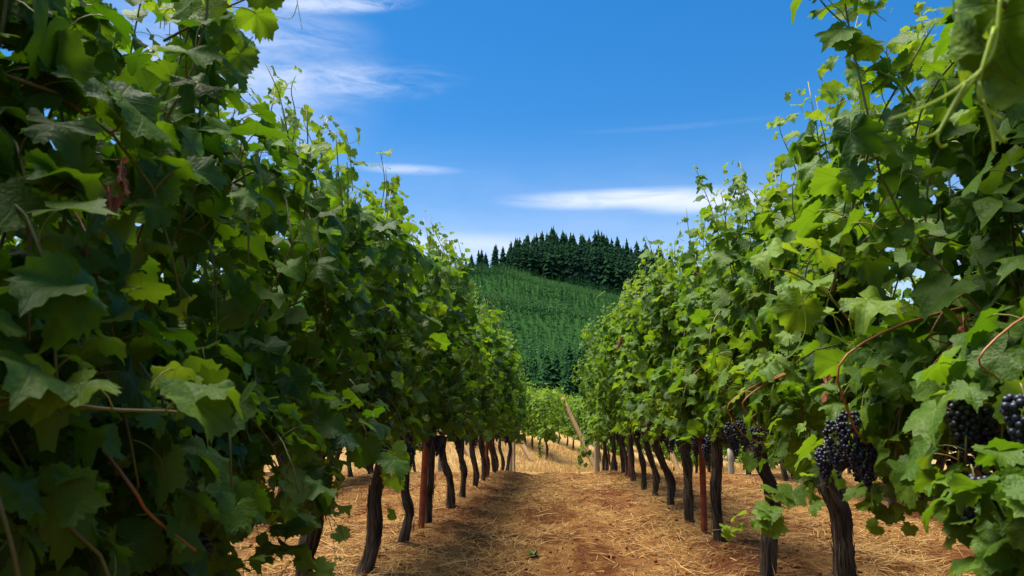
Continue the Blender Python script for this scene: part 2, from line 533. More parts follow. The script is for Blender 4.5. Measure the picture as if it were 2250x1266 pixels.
def hill_z(x, y):
    x = np.asarray(x, float); y = np.asarray(y, float)
    px = 1214 + x / DC * F
    zc = 0.8 + (935 - np.interp(px, cpx, cpy)) / F * DC - 4.5       # the young firs stand on it
    t = (y - 142) / (DC - 142)
    und = 2.4 * np.sin(y * 0.075 + x * 0.035 + 2.0 * fbm(x * 0.02, y * 0.02, 2, 5)) * sstep(0.1, 0.3, t) * (1 - sstep(0.85, 1.0, t))
    up = zc * (0.12 * t + 0.88 * np.clip(t, 0, 1) ** 1.05) + und
    over = zc + (y - DC) * 0.03 - 0.0006 * np.maximum(y - DC - 60, 0) ** 2
    z = np.where(t < 0, -3 + t * 10, np.where(t < 1, up, over))
    return np.maximum(z, -12)


xs = axis([(-900, -200, 14), (-200, 200, 120), (200, 900, 14)]); ys = axis([(130, 440, 130), (440, 640, 20), (640, 900, 6)])
X, Y = np.meshgrid(xs, ys); Z = hill_z(X, Y) + 1.2 * fbm(X * 0.12, Y * 0.12, 3, 9)
V = np.stack([X, Y, Z], -1).reshape(-1, 3)
nx = len(xs); i = (np.arange(len(ys) - 1)[:, None] * nx + np.arange(nx - 1)[None]).ravel()
T = np.vstack([np.stack([i, i + 1, i + nx + 1], 1), np.stack([i, i + nx + 1, i + nx], 1)])
obj('hill', mesh_np('hill', V, T, M['hill']), kind='structure')


def fir_crown(rs, layers, per, H=1.0, Rr=0.2, base=0.08, pieces=4):
    V, T = [], []
    for L in range(layers):
        t = L / (layers - 1)
        z = base + (1 - base) * t ** 0.92
        rad = Rr * (1 - t) ** 0.62 * rs.uniform(0.7, 1.2) + 0.010
        for k in range(per):
            a = 2 * np.pi * (k + rs.uniform(-.35, .35)) / per + L * 1.3
            r = rad * rs.uniform(0.6, 1.2); w = r * rs.uniform(0.16, 0.34) + 0.006
            d = np.array([math.cos(a), math.sin(a)]); pn = np.array([-d[1], d[0]])
            dr = r * rs.uniform(0.25, 0.6)
            zj = z; z = z + rs.uniform(-.6, .6) / layers
            o = len(V)
            V += [[0, 0, z + 0.05], [*(d * r * .55 + pn * w), z - dr * .35], [*(d * r), z - dr], [*(d * r * .55 - pn * w), z - dr * .35], [*(d * r * .6), z + 0.012]]
            z = zj
            if pieces == 4: T += [[o, o + 1, o + 4], [o, o + 4, o + 3], [o + 1, o + 2, o + 4], [o + 4, o + 2, o + 3]]
            else: T += [[o, o + 1, o + 2], [o, o + 2, o + 3]]
    return np.array(V) * np.array([H, H, H]), np.array(T)


rs = np.random.RandomState(21)
crown_meshes, crown_meshes_lo = [], []
for k in range(6):
    V, T = fir_crown(rs, 24, 12, 1.0, rs.uniform(0.15, 0.22), rs.uniform(0.06, 0.18))
    crown_meshes.append(mesh_np('fir_crown', V, T, M['fir'], smooth=False))
    crown_meshes_lo.append(mesh_np('fir_crown', V * [1.25, 1.25, 1], T, M['foot_fir'], smooth=False))
tv, tt, tu = tube([(0, 0, -0.06), (0, 0, 0.5), (0, 0, 0.97)], [0.017, 0.011, 0.002], 6)
trunk_fir = mesh_np('fir_trunk', tv, tt, M['fir_bark'])


def fir(x, y, h, label, group, cm=None):
    e = thing('fir_tree', (x, y, float(hill_z(x, y)) - 0.2), label, 'fir tree', group, rs.uniform(0, 6))
    e.scale = (h * rs.uniform(1.0, 1.4), h * rs.uniform(1.0, 1.4), h)
    obj('trunk', trunk_fir, e); obj('crown', (cm or crown_meshes)[rs.randint(6)], e)


# grove of tall dark firs on the hilltop: tops follow the photo's skyline
TOPS = [(1005, 563), (1030, 560), (1050, 546), (1090, 536), (1110, 541), (1140, 520), (1180, 512), (1213, 500), (1240, 510), (1260, 508), (1290, 517), (1320, 512), (1345, 525), (1365, 528), (1390, 535), (1425, 538), (1470, 550), (1560, 570), (1800, 610)]
tpx = np.array([t[0] for t in TOPS], float); tpy = np.array([t[1] for t in TOPS], float)
LG = 'tall dark firs in the grove on the hilltop'
for row in range(6):
    D = DC + 3 + row * 11
    for px in np.arange(1118 if row < 3 else 1124, 1480, 12):
        q = px + rs.uniform(-6, 6); DD = D + rs.uniform(-4, 4)
        x = (q - 1214) / F * DD; z0 = float(hill_z(x, DD))
        ztop = 0.8 + (935 - np.interp(q, tpx, tpy)) / F * DD
        h = (ztop - z0) * (0.74 + 0.05 * row if row < 4 else 1.0) * rs.uniform(0.87, 1.04)
        if h > 5: fir(x, DD, h, 'tall dark fir in the crowded hilltop grove, %s of it' % (['front edge', 'second rank', 'third rank', 'middle', 'fifth rank', 'back edge'][row]), LG)
for q, yt in [(1008, 564), (1022, 566), (1034, 556), (1050, 546), (1057, 545), (1066, 552), (1086, 537), (1089, 534), (1105, 538), (1120, 541), (1215, 500), (1313, 511), (1240, 507)]:
    DD = DC + 16 + rs.uniform(0, 30); x = (q - 1214) / F * DD
    fir(x, DD, max(0.8 + (935 - yt) / F * DD - float(hill_z(x, DD)), 7), 'spired fir rising above its neighbours on the hilltop skyline' if q > 1130 else 'smaller fir standing clear at the left edge of the hilltop grove', 'skyline firs on the hilltop' if q > 1130 else 'firs at the left edge of the hilltop grove')
# dark firs at the foot of the hill
for k in range(70):
    D = rs.uniform(150, 196); px = rs.uniform(1020, 1400)
    x = (px - 1214) / F * D
    fir(x, D, rs.uniform(4.0, 8.5), 'dark bushy fir at the foot of the hill behind the vineyard', 'dark firs at the foot of the hill', crown_meshes_lo)

# the plantation of young firs on the slope: one mass
xx, yy = np.meshgrid(np.arange(-100, 98, 1.95), np.arange(180, 424, 2.35))
xx = xx.ravel() + rs.uniform(-1.1, 1.1, xx.size); yy = yy.ravel() + rs.uniform(-1.2, 1.2, yy.size)
keep = rs.uniform(0, 1, xx.size) < 0.93
xx, yy = xx[keep], yy[keep]
protos = [fir_crown(rs, 7, 5, 1.0, 0.18, 0.04, 2) for _ in range(5)]
Vs, Ts, Cs, o = [], [], [], 0
zz = hill_z(xx, yy)
for pi in range(5):
    idx = np.arange(pi, len(xx), 5); PV, PT = protos[pi]; n = len(idx)
    h = rs.uniform(2.4, 5.0, n) * (0.85 + 0.5 * vnoise(xx[idx] * 0.05, yy[idx] * 0.05, 4)); a = rs.uniform(0, 6.28, n)
    ca, sa = np.cos(a), np.sin(a)
    P = PV[None] * h[:, None, None]
    Vn = np.stack([P[..., 0] * ca[:, None] - P[..., 1] * sa[:, None] + xx[idx, None], P[..., 0] * sa[:, None] + P[..., 1] * ca[:, None] + yy[idx, None], P[..., 2] + zz[idx, None] - 0.2], -1)
    Vs.append(Vn.reshape(-1, 3)); Ts.append((PT[None] + (np.arange(n) * len(PV))[:, None, None]).reshape(-1, 3) + o); o += n * len(PV)
    tn = np.zeros((n, len(PV), 3)); tn[..., 0] = np.clip(rs.uniform(0, 0.5, n) + 0.55 * (vnoise(xx[idx] * 0.03, yy[idx] * 0.05, 14) - 0.3) + .42 * np.sin(yy[idx] * .085 + xx[idx] * .03 + 2 * vnoise(xx[idx] * .03, yy[idx] * .03, 3)), 0, 1)[:, None]; Cs.append(tn.reshape(-1, 3))
obj('young_fir_plantation', mesh_np('young_fir_plantation', np.vstack(Vs), np.vstack(Ts), M['young_fir'], tint=np.vstack(Cs), smooth=False),
    kind='stuff', label='green slope of close planted young firs on the hillside', cat='plantation')


# ------------------------------------------------------------------ vine leaves
def leaf_shape(rs, n_out, lob=1.0):
    """outline radius of a five-lobed toothed grape leaf; angle 0 is the tip"""
    key = np.array([0, 14, 27, 40, 53, 66, 80, 93, 108, 125, 145, 163, 180])
    rad = np.array([.63, .52, .44, .50, .57, .47, .40, .44, .50, .45, .42, .34, .07])
    rad = rad * (1 + 0.04 * rs.randn(len(rad)))
    mean = np.interp(key, [0, 60, 120, 165, 180], [.60, .54, .48, .36, .07])
    rad = mean + (rad - mean) * lob
    a = (np.arange(n_out) + 0.0) * 360.0 / n_out - 180.0
    r = np.interp(np.abs(a), key, rad)
    tooth = np.where(np.arange(n_out) % 2 == 0, 1.05, 0.93)
    r = np.where(np.abs(a) < 168, r * tooth * (1 + 0.03 * rs.randn(n_out)), r)
    return np.radians(a), r


PET = np.array([0.0, -0.42, -0.50])    # where the stalk meets the cane, in leaf units


def leaf_template(rs, n_out, stalk=True, lob=1.0, curl=1.0):
    a, r = leaf_shape(rs, n_out, lob)
    n_in = n_out // 2
    ai = a[::2]; ri = r[::2] * 0.52
    pts = [np.zeros((1, 2)), np.stack([np.sin(ai) * ri, np.cos(ai) * ri], 1), np.stack([np.sin(a) * r, np.cos(a) * r], 1)]
    P = np.vstack(pts)
    x, y = P[:, 0], P[:, 1]; rr = np.hypot(x, y); th = np.arctan2(x, y)
    fold = rs.uniform(-0.05, 0.45) * curl; droop = rs.uniform(0.15, 0.9) * curl; wav = rs.uniform(0.03, 0.13) * curl; ph = rs.uniform(0, 6)
    z = fold * np.abs(x) - droop * 0.8 * np.maximum(y, 0) ** 2 - rs.uniform(0, .7) * curl * x * x + wav * np.sin(3 * th + ph) * (rr / .5) ** 2 + 0.5 * wav * np.sin(7 * th + ph * 2) * (rr / .5) ** 2
    z += rs.uniform(-.2, .25) * curl * x * y * 2
    z -= z[0]
    V = np.stack([x, y, z], 1)
    T = []
    for k in range(n_in):
        k2 = (k + 1) % n_in
        T.append([0, 1 + k2, 1 + k])
        o0 = 1 + n_in + 2 * k; o1 = o0 + 1; o2 = 1 + n_in + (2 * k + 2) % n_out
        T += [[1 + k, o1, o0], [1 + k, 1 + k2, o1], [1 + k2, o2, o1]]
    T = np.array(T)
    # normals up
    e = np.cross(V[T[:, 1]] - V[T[:, 0]], V[T[:, 2]] - V[T[:, 0]])
    fl = e[:, 2] < 0; T[fl] = T[fl][:, [0, 2, 1]]
    mi = np.zeros(len(T), int); uv = P.copy()
    if stalk:
        pts = smooth_line([(0, 0.0, 0.0), (0, -0.16, -0.05), (0, -0.34, -0.26), tuple(PET)], 5)
        v, t, u = tube(pts, 0.014, 3, cap=False)
        T = np.vstack([T, t + len(V)]); V = np.vstack([V, v]); uv = np.vstack([uv, np.tile([[0.0, 0.1]], (len(v), 1))])
        mi = np.concatenate([mi, np.ones(len(t), int)])
    return V, T, uv, mi


rl = np.random.RandomState(5)
HI = [leaf_template(rl, 48, True, l_, c_ * 1.25) for l_, c_ in [(.7, .8), (0.5, .6), (.95, .8), (0.35, .7), (.7, 1.1), (0.6, 0.5), (1.0, .9), (0.5, 1.2), (.8, .7), (0.6, 1.5)]]
MID = [leaf_template(rl, 20, True, l_, c_) for l_, c_ in [(.7, .8), (0.5, 1.0), (.9, .6), (0.5, 1.2), (.8, 1.4)]]
LOW = [leaf_template(rl, 8, False, 0.6, c_) for c_ in (1, 1.4, .7, 1.8)]
HI_ME = [mesh_np('vine_leaf', V, T, [M['leaf_o'], M['stalk']], uv, midx=mi) for V, T, uv, mi in HI]
MID_ME = [mesh_np('vine_leaf', V, T, [M['leaf_o'], M['stalk']], uv, midx=mi) for V, T, uv, mi in MID]
# a shrivelled dead leaf
Vd, Td, uvd, mid_ = leaf_template(rl, 40, True, 1.1, 1.0)
Vd2 = Vd.copy(); k_ = mid_.max() and len(Vd) - 15
ang = Vd2[:k_, 0] * 5.5; rad_ = 0.10 + 0.05 * np.sin(Vd2[:k_, 1] * 14)
Vd2[:k_, 0] = np.sin(ang) * rad_; Vd2[:k_, 2] = np.cos(ang) * rad_ - 0.1 + 0.05 * np.sin(Vd2[:k_, 1] * 23 + ang)
DEAD_ME = mesh_np('dead_leaf', Vd2, Td, [M['leaf_o'], M['stalk']], uvd, midx=mid_)


def frames(n, t):
    """rotation matrices with columns X, Y = tip direction, Z = blade normal"""
    n = n / np.linalg.norm(n, axis=-1, keepdims=True)
    t = t - n * (n * t).sum(-1, keepdims=True); t /= np.linalg.norm(t, axis=-1, keepdims=True) + 1e-9
    x = np.cross(t, n)
    return np.stack([x, t, n], -1)


def leaves_mesh(name, node, Rm, s, tint, templates, mats, rs):
    """joined foliage: many leaves in one mesh"""
    Vs, Ts, Us, Cs, Ms, o = [], [], [], [], [], 0
    which = rs.randint(len(templates), size=len(s))
    for w, (PV, PT, PU, PM) in enumerate(templates):
        ii = np.nonzero(which == w)[0]; n = len(ii)
        if not n: continue
        O = node[ii] - np.einsum('nij,j->ni', Rm[ii], PET) * s[ii, None]
        P = np.einsum('nij,vj->nvi', Rm[ii], PV) * s[ii, None, None] + O[:, None]
        Vs.append(P.reshape(-1, 3)); Ts.append((PT[None] + (np.arange(n) * len(PV))[:, None, None]).reshape(-1, 3) + o); o += n * len(PV)
        Us.append(np.tile(PU, (n, 1))); Cs.append(np.repeat(tint[ii], len(PV), 0)); Ms.append(np.tile(PM, n))
    return mesh_np(name, np.vstack(Vs), np.vstack(Ts), mats, np.vstack(Us), np.vstack(Cs), np.concatenate(Ms))


def shoot_line(rs, start, height, x_row, spread, drift, n=14):
    """a cane that climbs from the cordon through the wires"""
    P = [np.array(start, float)]; d = np.array([rs.uniform(-.35, .35) + drift, rs.uniform(-.35, .35), 1.0]); d /= np.linalg.norm(d)
    L = height / (n - 1)
    for k in range(n - 1):
        d = d + np.array([rs.randn() * .13 - (P[-1][0] - x_row - drift * .3) * 0.55 / spread * .25, rs.randn() * .13, 0.10])
        d /= np.linalg.norm(d); P.append(P[-1] + d * L)
    return np.array(P)


def leaves_on(rs, P, out_bias, gap=0.060, size=(0.065, 0.128), tip_small=True, lateral=0.85, hang=1.0, mass=True):
    """leaf nodes, frames, sizes and tints along a cane; out_bias is the horizontal direction the leaves face"""
    seg = np.concatenate([[0], np.cumsum(np.linalg.norm(np.diff(P, axis=0), axis=1))]); L = seg[-1]
    t = np.arange(0.04, L, gap); t = t + rs.uniform(-.012, .012, len(t))
    rep = [1 + (rs.rand() < lateral) + (rs.rand() < lateral * .6) for _ in t]
    t = np.repeat(t, rep)
    first = np.concatenate([[i == 0 for i in range(r)] for r in rep]) if len(rep) else np.array([])
    node = np.stack([np.interp(t, seg, P[:, k]) for k in range(3)], 1)
    n = len(t); u = t / L
    node = node + np.where(first[:, None], 0, 1) * np.clip(rs.randn(n, 3), -1.3, 1.3) * np.array([.05, .05, .045]) * (.5 if not mass else 1)
    o = np.stack([rs.randn(n) * .55, rs.randn(n) * .75, np.zeros(n)], 1) + np.asarray(out_bias)[None]
    o[:, :2] /= np.linalg.norm(o[:, :2], axis=1, keepdims=True) + 1e-6
    up = np.array([0, 0, 1.0])
    nrm = o * rs.uniform(.0, 1.0, (n, 1)) + up * rs.uniform(.2, 1.2, (n, 1)) + rs.randn(n, 3) * .42
    tip = o * rs.uniform(.1, 1.0, (n, 1)) - up * rs.uniform(.1, 1.0, (n, 1)) * hang + rs.randn(n, 3) * .5
    s = rs.uniform(size[0], size[1], n) * np.where(first, 1, .8)
    if tip_small: s = s * np.clip(1.15 - 0.25 * u - .65 * np.clip((u - .82) / .18, 0, 1), .3, 1.2)
    s = s / 1.0
    tint = np.stack([rs.uniform(0, 1, n), np.clip(rs.uniform(-.15, .30, n) + (np.clip((u - .72) / .28, 0, 1) * .6 if tip_small else 0) + np.where(first, 0, .06), 0, 1), np.zeros(n)], 1)
    return node, frames(nrm, tip), s, tint


def bark_fun(rs, knob=0.25):
    p = rs.uniform(0, 6, 6)
    def f(t, a):
        return (1 + 0.15 * np.sin(3 * a + 8 * t + p[0]) + 0.10 * np.sin(5 * a + 5 * t + p[5]) + 0.08 * np.sin(9 * a - 7 * t + p[1]) + 0.05 * np.sin(14 * a + 21 * t + p[4])
                + knob * 0.5 * np.sin(9 * t + p[2]) * np.sin(a + p[3]) + knob * 0.35 * np.sin(21 * t + p[5]))
    return f


def trunk_mesh(rs, pts, r, sides=14, n=22, knob=0.38):
    P = smooth_line(pts, n); J = rs.randn(n + 4, 3) * 0.009; P = P + (J[:-4] + J[1:-3] + J[2:-2] + J[3:-1] + J[4:]) / 5 * np.linspace(0, 1, n)[:, None] ** .3
    t = np.linspace(0, 1, n)
    rad = r * (1.18 - .28 * t + .35 * np.exp(-(t / .06) ** 2) * .5 + .55 * np.exp(-((t - 1) / .10) ** 2) * .6 + .25 * np.exp(-((t - .16) / .07) ** 2))
    return tube(P, rad, sides, bark_fun(rs, knob))


XL, XR = -1.02, 1.17
ORD = ['nearest', 'second', 'third', 'fourth', 'fifth', 'sixth', 'seventh', 'eighth', 'ninth', 'tenth', 'eleventh', 'twelfth', 'thirteenth', 'fourteenth', 'fifteenth', 'sixteenth', 'seventeenth', 'eighteenth']
stem_of = {}


def orient(o, node, Rm, s, sx=1.0):
    Mx = Matrix(Rm.tolist()).to_4x4()
    O = node - Rm @ (PET * np.array([sx, 1, 1])) * s
    Mx = Matrix.Translation(O.tolist()) @ Mx @ Matrix.Diagonal((s * sx, s, s, 1))
    o.matrix_basis = Mx


def add_leaf_obj(parent, node, Rm, s, tint, D, rs, base):
    me = HI_ME[rs.randint(len(HI_ME))] if D < 6.5 else MID_ME[rs.randint(len(MID_ME))]
    o = bpy.data.objects.new('leaf', me); COL.objects.link(o); o.parent = parent
    orient(o, node - base, Rm, s)
    o.color = (float(tint[0]), float(tint[1]), float(tint[2]), 1)
    return o


def build_vine(side, D, trunk_px, r, label, n_shoots, rs, budget, top=2.1, low=0.73, bare=False):
    X0 = XL if side < 0 else XR
    inward = 1.0 if side < 0 else -1.0          # direction of the alley
    g = float(gz(X0, D))
    if trunk_px:
        pts = [at(px, py, D) for px, py in trunk_px]
        pts[0][2] = min(pts[0][2], g + 0.0); pts[0] = pts[0].copy(); base = np.array([pts[0][0], D, g])
        pts = [pts[0] - np.array([0, 0, .08])] + pts
    else:
        base = np.array([X0 + rs.uniform(-.04, .04), D, g]); lx = rs.uniform(-.09, .09)
        pts = [base - [0, 0, .08], base, base + [lx * .2 + rs.uniform(-.03, .03), rs.uniform(-.03, .03), .25], base + [lx, rs.uniform(-.05, .05), .52], base + [lx * .5, 0, low + .03]]
    pts = [np.asarray(p, float) for p in pts]
    head = np.array([X0 + rs.uniform(-.03, .03), D, g + low + 0.02])
    if trunk_px: pts[-1][2] = min(pts[-1][2], head[2] + .05); head = pts[-1].copy() if abs(pts[-1][2] - head[2]) < .12 else head
    if np.linalg.norm(pts[-1] - head) > .06: pts.append(head)
    e = thing('grape_vine', base.tolist(), label, 'grape vine', 'grape vines of the left row' if side < 0 else 'grape vines of the right row')
    V, T, uv = trunk_mesh(rs, [p - base for p in pts], r, 16 if D < 9 else 10, 30 if D < 9 else 16)
    obj('trunk', mesh_np('trunk', V, T, M['bark'], uv), e)
    if 2.5 < D < 9:      # peeling strips of old bark
        PP = smooth_line([p - base for p in pts], 60); strips = []
        for q in range(34):
            i0 = rs.randint(4, 46); seg = PP[i0:i0 + rs.randint(5, 12)]; an = rs.uniform(0, 6.28); tt = np.linspace(0, 1, len(seg))
            off = (r * 1.12 + .010 * (np.abs(tt - .5) * 2) ** 2 * rs.uniform(0, 1.6))[:, None] * np.array([math.cos(an), math.sin(an), 0])
            strips.append(tube(seg + off + rs.randn(len(seg), 3) * .0015, rs.uniform(.0016, .0034) * (1.1 - np.abs(tt - .5) * 1.8), 4, cap=False))
        V, T, uv = join(strips); obj('bark_strips', mesh_np('bark_strips', V, T, M['bark'], uv), e, kind='stuff')
    for sgn in (-1, 1):
        P = smooth_line([head - base, head - base + [rs.uniform(-.02, .02), sgn * .15, .07], head - base + [X0 - head[0] + rs.uniform(-.02, .02), sgn * .36, .06], np.array([X0 - base[0], sgn * .6, low + .05])], 12)
        V, T, uv = tube(P, np.linspace(r * .62, r * .3, 12), 8, bark_fun(rs, .2))
        obj('cordon', mesh_np('cordon', V, T, M['bark'], uv), e)
    L = dict(node=[], R=[], s=[], t=[])
    canes = []
    spread = 0.30 if side < 0 else (0.42 if D < 7 else .52)
    for k in range(n_shoots):
        yy = D - .56 + 1.12 * (k + rs.rand()) / n_shoots
        drift = rs.uniform(-.35, .35) + (0.10 * inward if side < 0 else .16 * inward)
        tp_ = 2.14 if side < 0 and 1.3 < yy < 2.12 else top
        h = (tp_ - low) * rs.uniform(.80, 1.06) + (.18 if rs.rand() < .12 else 0)
        P = shoot_line(rs, (X0 + rs.uniform(-.03, .03), yy, g + low + .05), h, X0, spread, drift)
        canes.append(P)
        ob = np.array([np.sign(P[:, 0].mean() - X0 + .1 * inward) * .9, 0, 0])
        for key, val in zip(('node', 'R', 's', 't'), leaves_on(rs, P, ob)): L[key].append(val)
    for k in range((6 if side < 0 else 9) + (18 if D < 2.3 else 0)):     # side shoots that flop into the alley
        z0 = rs.uniform(.75, top - .35) if k < 9 else rs.uniform(.52, .9) if side < 0 else rs.uniform(.75, 1.0); yy = D + rs.uniform(-.55, .55); ln = rs.uniform(.2, .42)
        P0 = np.array([X0 + inward * rs.uniform(0, .12), yy, g + z0]); dy = rs.uniform(-.25, .25)
        P = smooth_line([P0, P0 + [inward * ln * .5, dy * .4, .06], P0 + [inward * ln * .85, dy, -.04], P0 + [inward * ln, dy * 1.3, -.18 - rs.rand() * .12]], 8)
        canes.append(P)
        for key, val in zip(('node', 'R', 's', 't'), leaves_on(rs, P, (inward, 0, 0), .055, (.07, .12), True, .4)): L[key].append(val)
    for k in range(34 if 0 < D < 1.2 else 34 if D < 2.3 and side < 0 else 4):                          # drooping ones in the fruit zone
        yy = D + rs.uniform(-.55, .55)
        if side < 0 and 1.5 < D < 2.5 and k > 4: yy = D + rs.uniform(-.95, -.15)
        P0 = np.array([X0 + rs.uniform(-.1, .14) * inward, yy, g + low + .14]); dx = rs.uniform(-.12, .25) * inward
        dz = .2 if D < 1.5 or (D < 2.5 and side < 0 and k > 4) else 0
        P = smooth_line([P0, P0 + [dx * .5, .03, .02], P0 + [dx, rs.uniform(-.08, .08), -.12 - dz * .5], P0 + [dx * 1.15, rs.uniform(-.1, .1), -.2 - dz - rs.rand() * .06]], 8)
        for key, val in zip(('node', 'R', 's', 't'), leaves_on(rs, P, (inward * .6, 0, 0), .06, (.07, .12), False, .3)): L[key].append(val)
    node = np.vstack(L['node']); Rm = np.concatenate(L['R']); s = np.concatenate(L['s']); t = np.vstack(L['t'])
    t[:, 1] = np.clip(t[:, 1] + (.10 if side > 0 else -.04), 0, 1)  # lit right row and shaded left row put into the leaf tint
    O = node - np.einsum('nij,j->ni', Rm, PET) * s[:, None]
    # nothing grows through the place where the photographer stands
    ctr = O + Rm[:, :, 1] * s[:, None] * .25
    bad = (np.abs(ctr[:, 0]) < .42 + .15 * (1 - sstep(1.4, 2.2, ctr[:, 1]))) & (ctr[:, 1] < 2.2)
    bad |= (ctr[:, 0] * np.sign(X0) < 0)
    yc = ctr[:, 1]
    if side < 0: lim = np.where(yc < 1.65, .26, np.where(yc < 1.95, .40, np.where(yc < 3.6, .56, .69)))
    else: lim = np.where(yc < 1.35, .26, np.where(yc < 2.6, .54, np.where(yc < 3.6, .62, .67)))
    bad |= ctr[:, 2] < g + lim + rs.uniform(-.04, .06, len(yc))
    ok = ~bad; node, Rm, s, t, ctr = node[ok], Rm[ok], s[ok], t[ok], ctr[ok]
    # the leaves that show most become parts of their own
    px, py, dep = project(ctr)
    inside = (px > -60) & (px < 2310) & (py > -60) & (py < 1320) & (dep > .2)
    score = (ctr[:, 0] - X0) * inward / .3 + np.clip(ctr[:, 2] - g - (top - .25), 0, 1) * 3 + s * 3 + np.where(inside, 0, -50)
    score += np.clip((low + .1 - (ctr[:, 2] - g)) * 3, 0, .5)
    order = np.argsort(-score); nb = min(budget, int((score > -20).sum()))
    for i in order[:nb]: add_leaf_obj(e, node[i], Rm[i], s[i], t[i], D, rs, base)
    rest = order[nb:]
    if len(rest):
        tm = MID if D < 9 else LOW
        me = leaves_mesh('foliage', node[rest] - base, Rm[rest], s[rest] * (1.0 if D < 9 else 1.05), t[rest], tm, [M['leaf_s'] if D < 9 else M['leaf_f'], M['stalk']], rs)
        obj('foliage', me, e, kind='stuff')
    canes = [P[P[:, 2] - g > (.62 if D > 1.5 else .4)] for P in canes]; canes = [P for P in canes if len(P) > 4]
    if D < 9:
        for P in canes:
            V, T, uv = tube(P - base, np.linspace(.0045, .0018, len(P)), 5)
            obj('cane', mesh_np('cane', V, T, M['cane'], uv), e)
    else:
        V, T, uv = join([tube(P[::3] - base, np.linspace(.0045, .002, len(P[::3])), 3, cap=False) for P in canes])
        obj('canes', mesh_np('canes', V, T, M['cane'], uv), e, kind='stuff')
    return e, base


# ------------------------------------------------------------------ the two rows
LEFT = {  # depth: (trunk outline in the photo, radius)
    3.18: ([(668, 1330), (672, 1230), (690, 1150), (700, 1050)], .031),
    4.18: ([(800, 1262), (822, 1180), (825, 1080), (842, 1000)], .033),
    5.25: ([(885, 1186), (900, 1140), (888, 1080), (888, 980)], .030),
    6.42: ([(940, 1134), (944, 1080), (950, 1030), (944, 960)], .031),
    7.70: ([(990, 1106), (988, 1060), (976, 1015), (972, 960)], .031),
    8.75: ([(1015, 1086), (1018, 1040), (1014, 1000), (1014, 950)], .031),
    10.0: ([(1042, 1072), (1046, 1040), (1040, 1000), (1036, 950)], .035)}
RIGHT = {
    3.08: ([(1866, 1310), (1855, 1230), (1845, 1130), (1822, 1045)], .033),
    4.24: ([(1685, 1246), (1692, 1180), (1700, 1120), (1690, 1060), (1660, 985)], .034),
    5.50: ([(1578, 1152), (1572, 1090), (1576, 1020), (1570, 950)], .033),
    6.62: ([(1515, 1128), (1514, 1080), (1508, 1010), (1492, 945)], .033),
    7.72: ([(1473, 1096), (1473, 1060), (1450, 1000), (1428, 945)], .034),
    8.90: ([(1438, 1083), (1444, 1055), (1430, 1010), (1414, 955)], .031),
    9.95: ([(1415, 1058), (1414, 1030), (1404, 990), (1392, 945)], .031),
    11.2: ([(1392, 1036), (1388, 1010), (1386, 960)], .035)}
lead = {-1: {}, 1: {}}
for side, table, start in ((-1, LEFT, [-0.4, .80, 2.0]), (1, RIGHT, [-0.5, .72, 1.92])):
    deps = start + sorted(table)
    while deps[-1] + 1.17 < 18.9: deps.append(deps[-1] + 1.17)
    word = 'left' if side < 0 else 'right'
    for k, D in enumerate(deps):
        rs = np.random.RandomState(1000 + 50 * side + k)
        tp, r = table.get(D, (None, .031))
        top = (2.02 if D < 5 else 2.14 if D < 8 else 2.3)
        if side > 0 and D > 6: top += .15
        if side > 0 and D < 1.5: top = 2.1
        if side < 0 and D < 5: top = 2.12 if D < 1.5 else 1.80 if D < 2.5 else 1.94 if D < 3.6 else 2.0
        budget = 0 if D < 0 else 300 if D < 8.5 else 170 if D < 13 else 110
        n = k - 1
        if n < 0: lab = 'grape vine beside the photographer in the %s row, mostly out of the picture' % word
        else: lab = '%s grape vine from the camera in the %s row, %s' % (ORD[n], word, 'large leaves at picture edge' if D < 2.5 else 'leafy over rough dark trunk' if D < 9 else 'small in the distance')
        e, base = build_vine(side, D, tp, r, lab, 21 if D < 12 else 17, rs, budget, top)
        lead[side][k] = (e, base, D)


def vine_near(side, D):
    k = min(lead[side], key=lambda q: abs(lead[side][q][2] - D)); return lead[side][k][0], lead[side][k][1]


# special shoots that the photo shows
def special_shoot(side, D, pts, r0, size, gap, facing, rs, young=0.0, mat='cane', lateral=0.25, hang=1.0, flat=None, leaf_D=None, tipsmall=True):
    e, base = vine_near(side, D)
    P = smooth_line(np.array(pts), 16)
    V, T, uv = tube(P - base, np.linspace(r0, r0 * .45, 16), 7)
    obj('cane', mesh_np('cane', V, T, M[mat], uv), e)
    if size:
        node, Rm, s, t = leaves_on(rs, P, facing, gap, size, tipsmall, lateral, hang, mass=False)
        t[:, 1] = np.clip(t[:, 1] + young, 0, 1)
        for i in range(len(s)): add_leaf_obj(e, node[i], Rm[i], s[i], t[i], leaf_D or D, rs, base)
    return e, base


def tendril(side, D, pts, r=.0016):
    e, base = vine_near(side, D)
    P = smooth_line(np.array(pts), 22)
    V, T, uv = tube(P - base, np.linspace(r, r * .5, 22), 6)
    obj('tendril', mesh_np('tendril', V, T, M['tendril'], uv), e)


rs = np.random.RandomState(77)
# upper left: shoot reaching into the sky, its leaves lit from behind
special_shoot(-1, 1.5, [at(360, 90, 1.45), at(470, 30, 1.4), at(560, -10, 1.38), at(700, -60, 1.3)], .003, (.07, .10), .045, (.4, -.6, 0), rs, .35, leaf_D=1)
tendril(-1, 1.5, [at(650, -20, 1.35), at(655, 15, 1.34), at(664, 66, 1.35)], .0009)
tendril(-1, 1.5, [at(654, 8, 1.34), at(640, 40, 1.33), at(604, 36, 1.34)], .0009)
